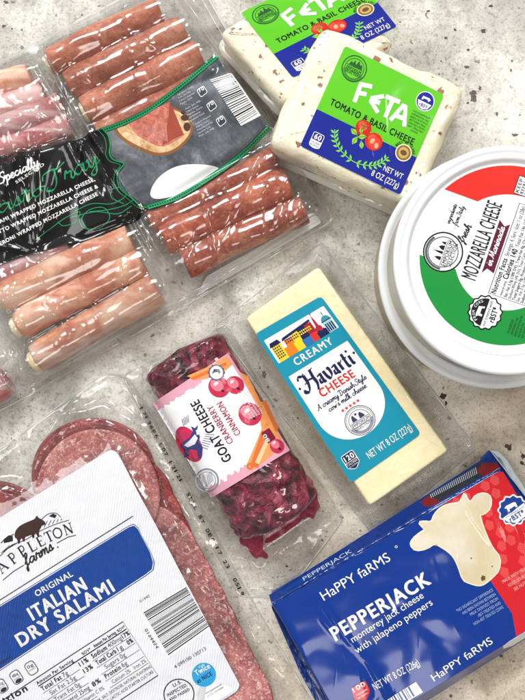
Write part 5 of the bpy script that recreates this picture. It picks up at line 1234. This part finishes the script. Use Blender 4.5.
    for i, (s_, p0, p1, c) in enumerate((('SALAMI WRAPPED MOZZARELLA CHEESE,', (-8, 227.5), (95.5, 181), 3.6), ('PROSCIUTTO WRAPPED MOZZARELLA CHEESE &', (-22, 244), (98.5, 188), 3.6), ('PEPPERONI WRAPPED MOZZARELLA CHEESE', (-10, 251.5), (98.5, 195.5), 3.6))):
        L.text(s_, p0, p1, c, wh, 10, .05)
    L.script('Tray', (52, 190), (100, 163), 8.2, 2.3, gn, 10, nib=math.radians(-60), slant=.15); L.script('ntipasto', (-44, 234), (46, 193), 7.4, 2.0, gn, 10, nib=math.radians(-60), slant=.15)
    L.script('Specially', (1, 184), (40, 165), 4.6, 1.3, wh, 10, slant=.2); L.text('SELECTED', (17, 184), (45, 165.5), 2.8, wh, 10, .03)
    sw = [[(36, 240), (52, 228), (66, 218), (80, 212), (76, 222), (64, 226), (58, 222)], [(74, 212), (92, 204), (112, 204), (126, 196), (122, 188), (112, 190), (112, 198), (124, 204)], [(78, 216), (84, 228), (100, 228), (110, 218), (104, 208), (90, 210), (82, 220), (90, 232)],
          [(90, 212), (108, 210), (124, 206), (134, 200)], [(70, 218), (96, 212), (118, 214), (132, 206)]]
    for s_ in sw: L.line(s_, .75, gn, 10, smooth=6)
    L.build('printed_label', hfp, r, off=.35, dl=.06)
    # white board lining the lower end of the right hand well
    t = NT('white_board'); t.pbr(rgb('efefed'), .5); P = rpoly(WP([(196, 296), (206, 276), (316, 214), (322, 222)], 6), 2, 4, 3)
    block('tray_liner', P, 1.2, .3, t.m, r, K=4, z0=3.0, bot=.2)
antipasto()
# =============================================================== LIGHT + CAMERA
w = bpy.data.worlds.new('World'); SC.world = w; w.use_nodes = True; bg = w.node_tree.nodes['Background']
nt = w.node_tree; tcn = nt.nodes.new('ShaderNodeTexCoord'); sep = nt.nodes.new('ShaderNodeSeparateXYZ'); rp = nt.nodes.new('ShaderNodeValToRGB')
nt.links.new(tcn.outputs['Generated'], sep.inputs[0]); nt.links.new(sep.outputs[2], rp.inputs[0]); nt.links.new(rp.outputs[0], bg.inputs[0])
e = rp.color_ramp.elements; e[0].position = .1; e[0].color = (1, .99, .97, 1); e[1].position = .95; e[1].color = (.30, .30, .31, 1)
bg.inputs[1].default_value = .37
def area(name, loc, size, power, color=(1, 1, 1), target=(0, 0, 0), sy=None):
    l = bpy.data.lights.new(name, 'AREA'); l.energy = power; l.color = color; l.size = size
    if sy: l.shape = 'RECTANGLE'; l.size_y = sy
    o = bpy.data.objects.new(name, l); COL.objects.link(o); o.location = loc
    o.rotation_euler = (Vector(target)-Vector(loc)).to_track_quat('-Z', 'Y').to_euler(); return o
area('window_and_glare_light', (-.42, 1.85, 1.75), 1.0, 54, (.98, .99, 1.0), sy=.8)
area('window_and_glare_light', (-1.15, .40, 1.30), .6, 9, (.98, .99, 1.0), sy=.8)  # unseen second source on the left, added so the film creases glare
area('added_sparkle_light', (.75, .55, 1.55), .36, 7, (1, .95, .88))  # no lamp known here; small source added for sparkle on the films
area('added_sheen_light', (.12, -1.05, 1.6), .8, 6, (1, .97, .93), sy=.4)  # made-up overhead panel, added to lay a soft sheen on the pepperjack wrapper
cam = bpy.data.cameras.new('camera'); co = bpy.data.objects.new('camera', cam); COL.objects.link(co); SC.camera = co
co.location = (0, 0, .5); co.rotation_euler = (0, 0, 0); cam.sensor_fit = 'HORIZONTAL'; cam.sensor_width = 36; cam.lens = 36*750/525; cam.clip_start = .02; cam.clip_end = 20
SC.view_settings.view_transform = 'Standard'; SC.view_settings.look = 'None'; SC.view_settings.exposure = .11; SC.view_settings.gamma = 1
SC.render.resolution_x = 768; SC.render.resolution_y = 1024
SC.cycles.transparent_max_bounces = 24; SC.cycles.max_bounces = 8
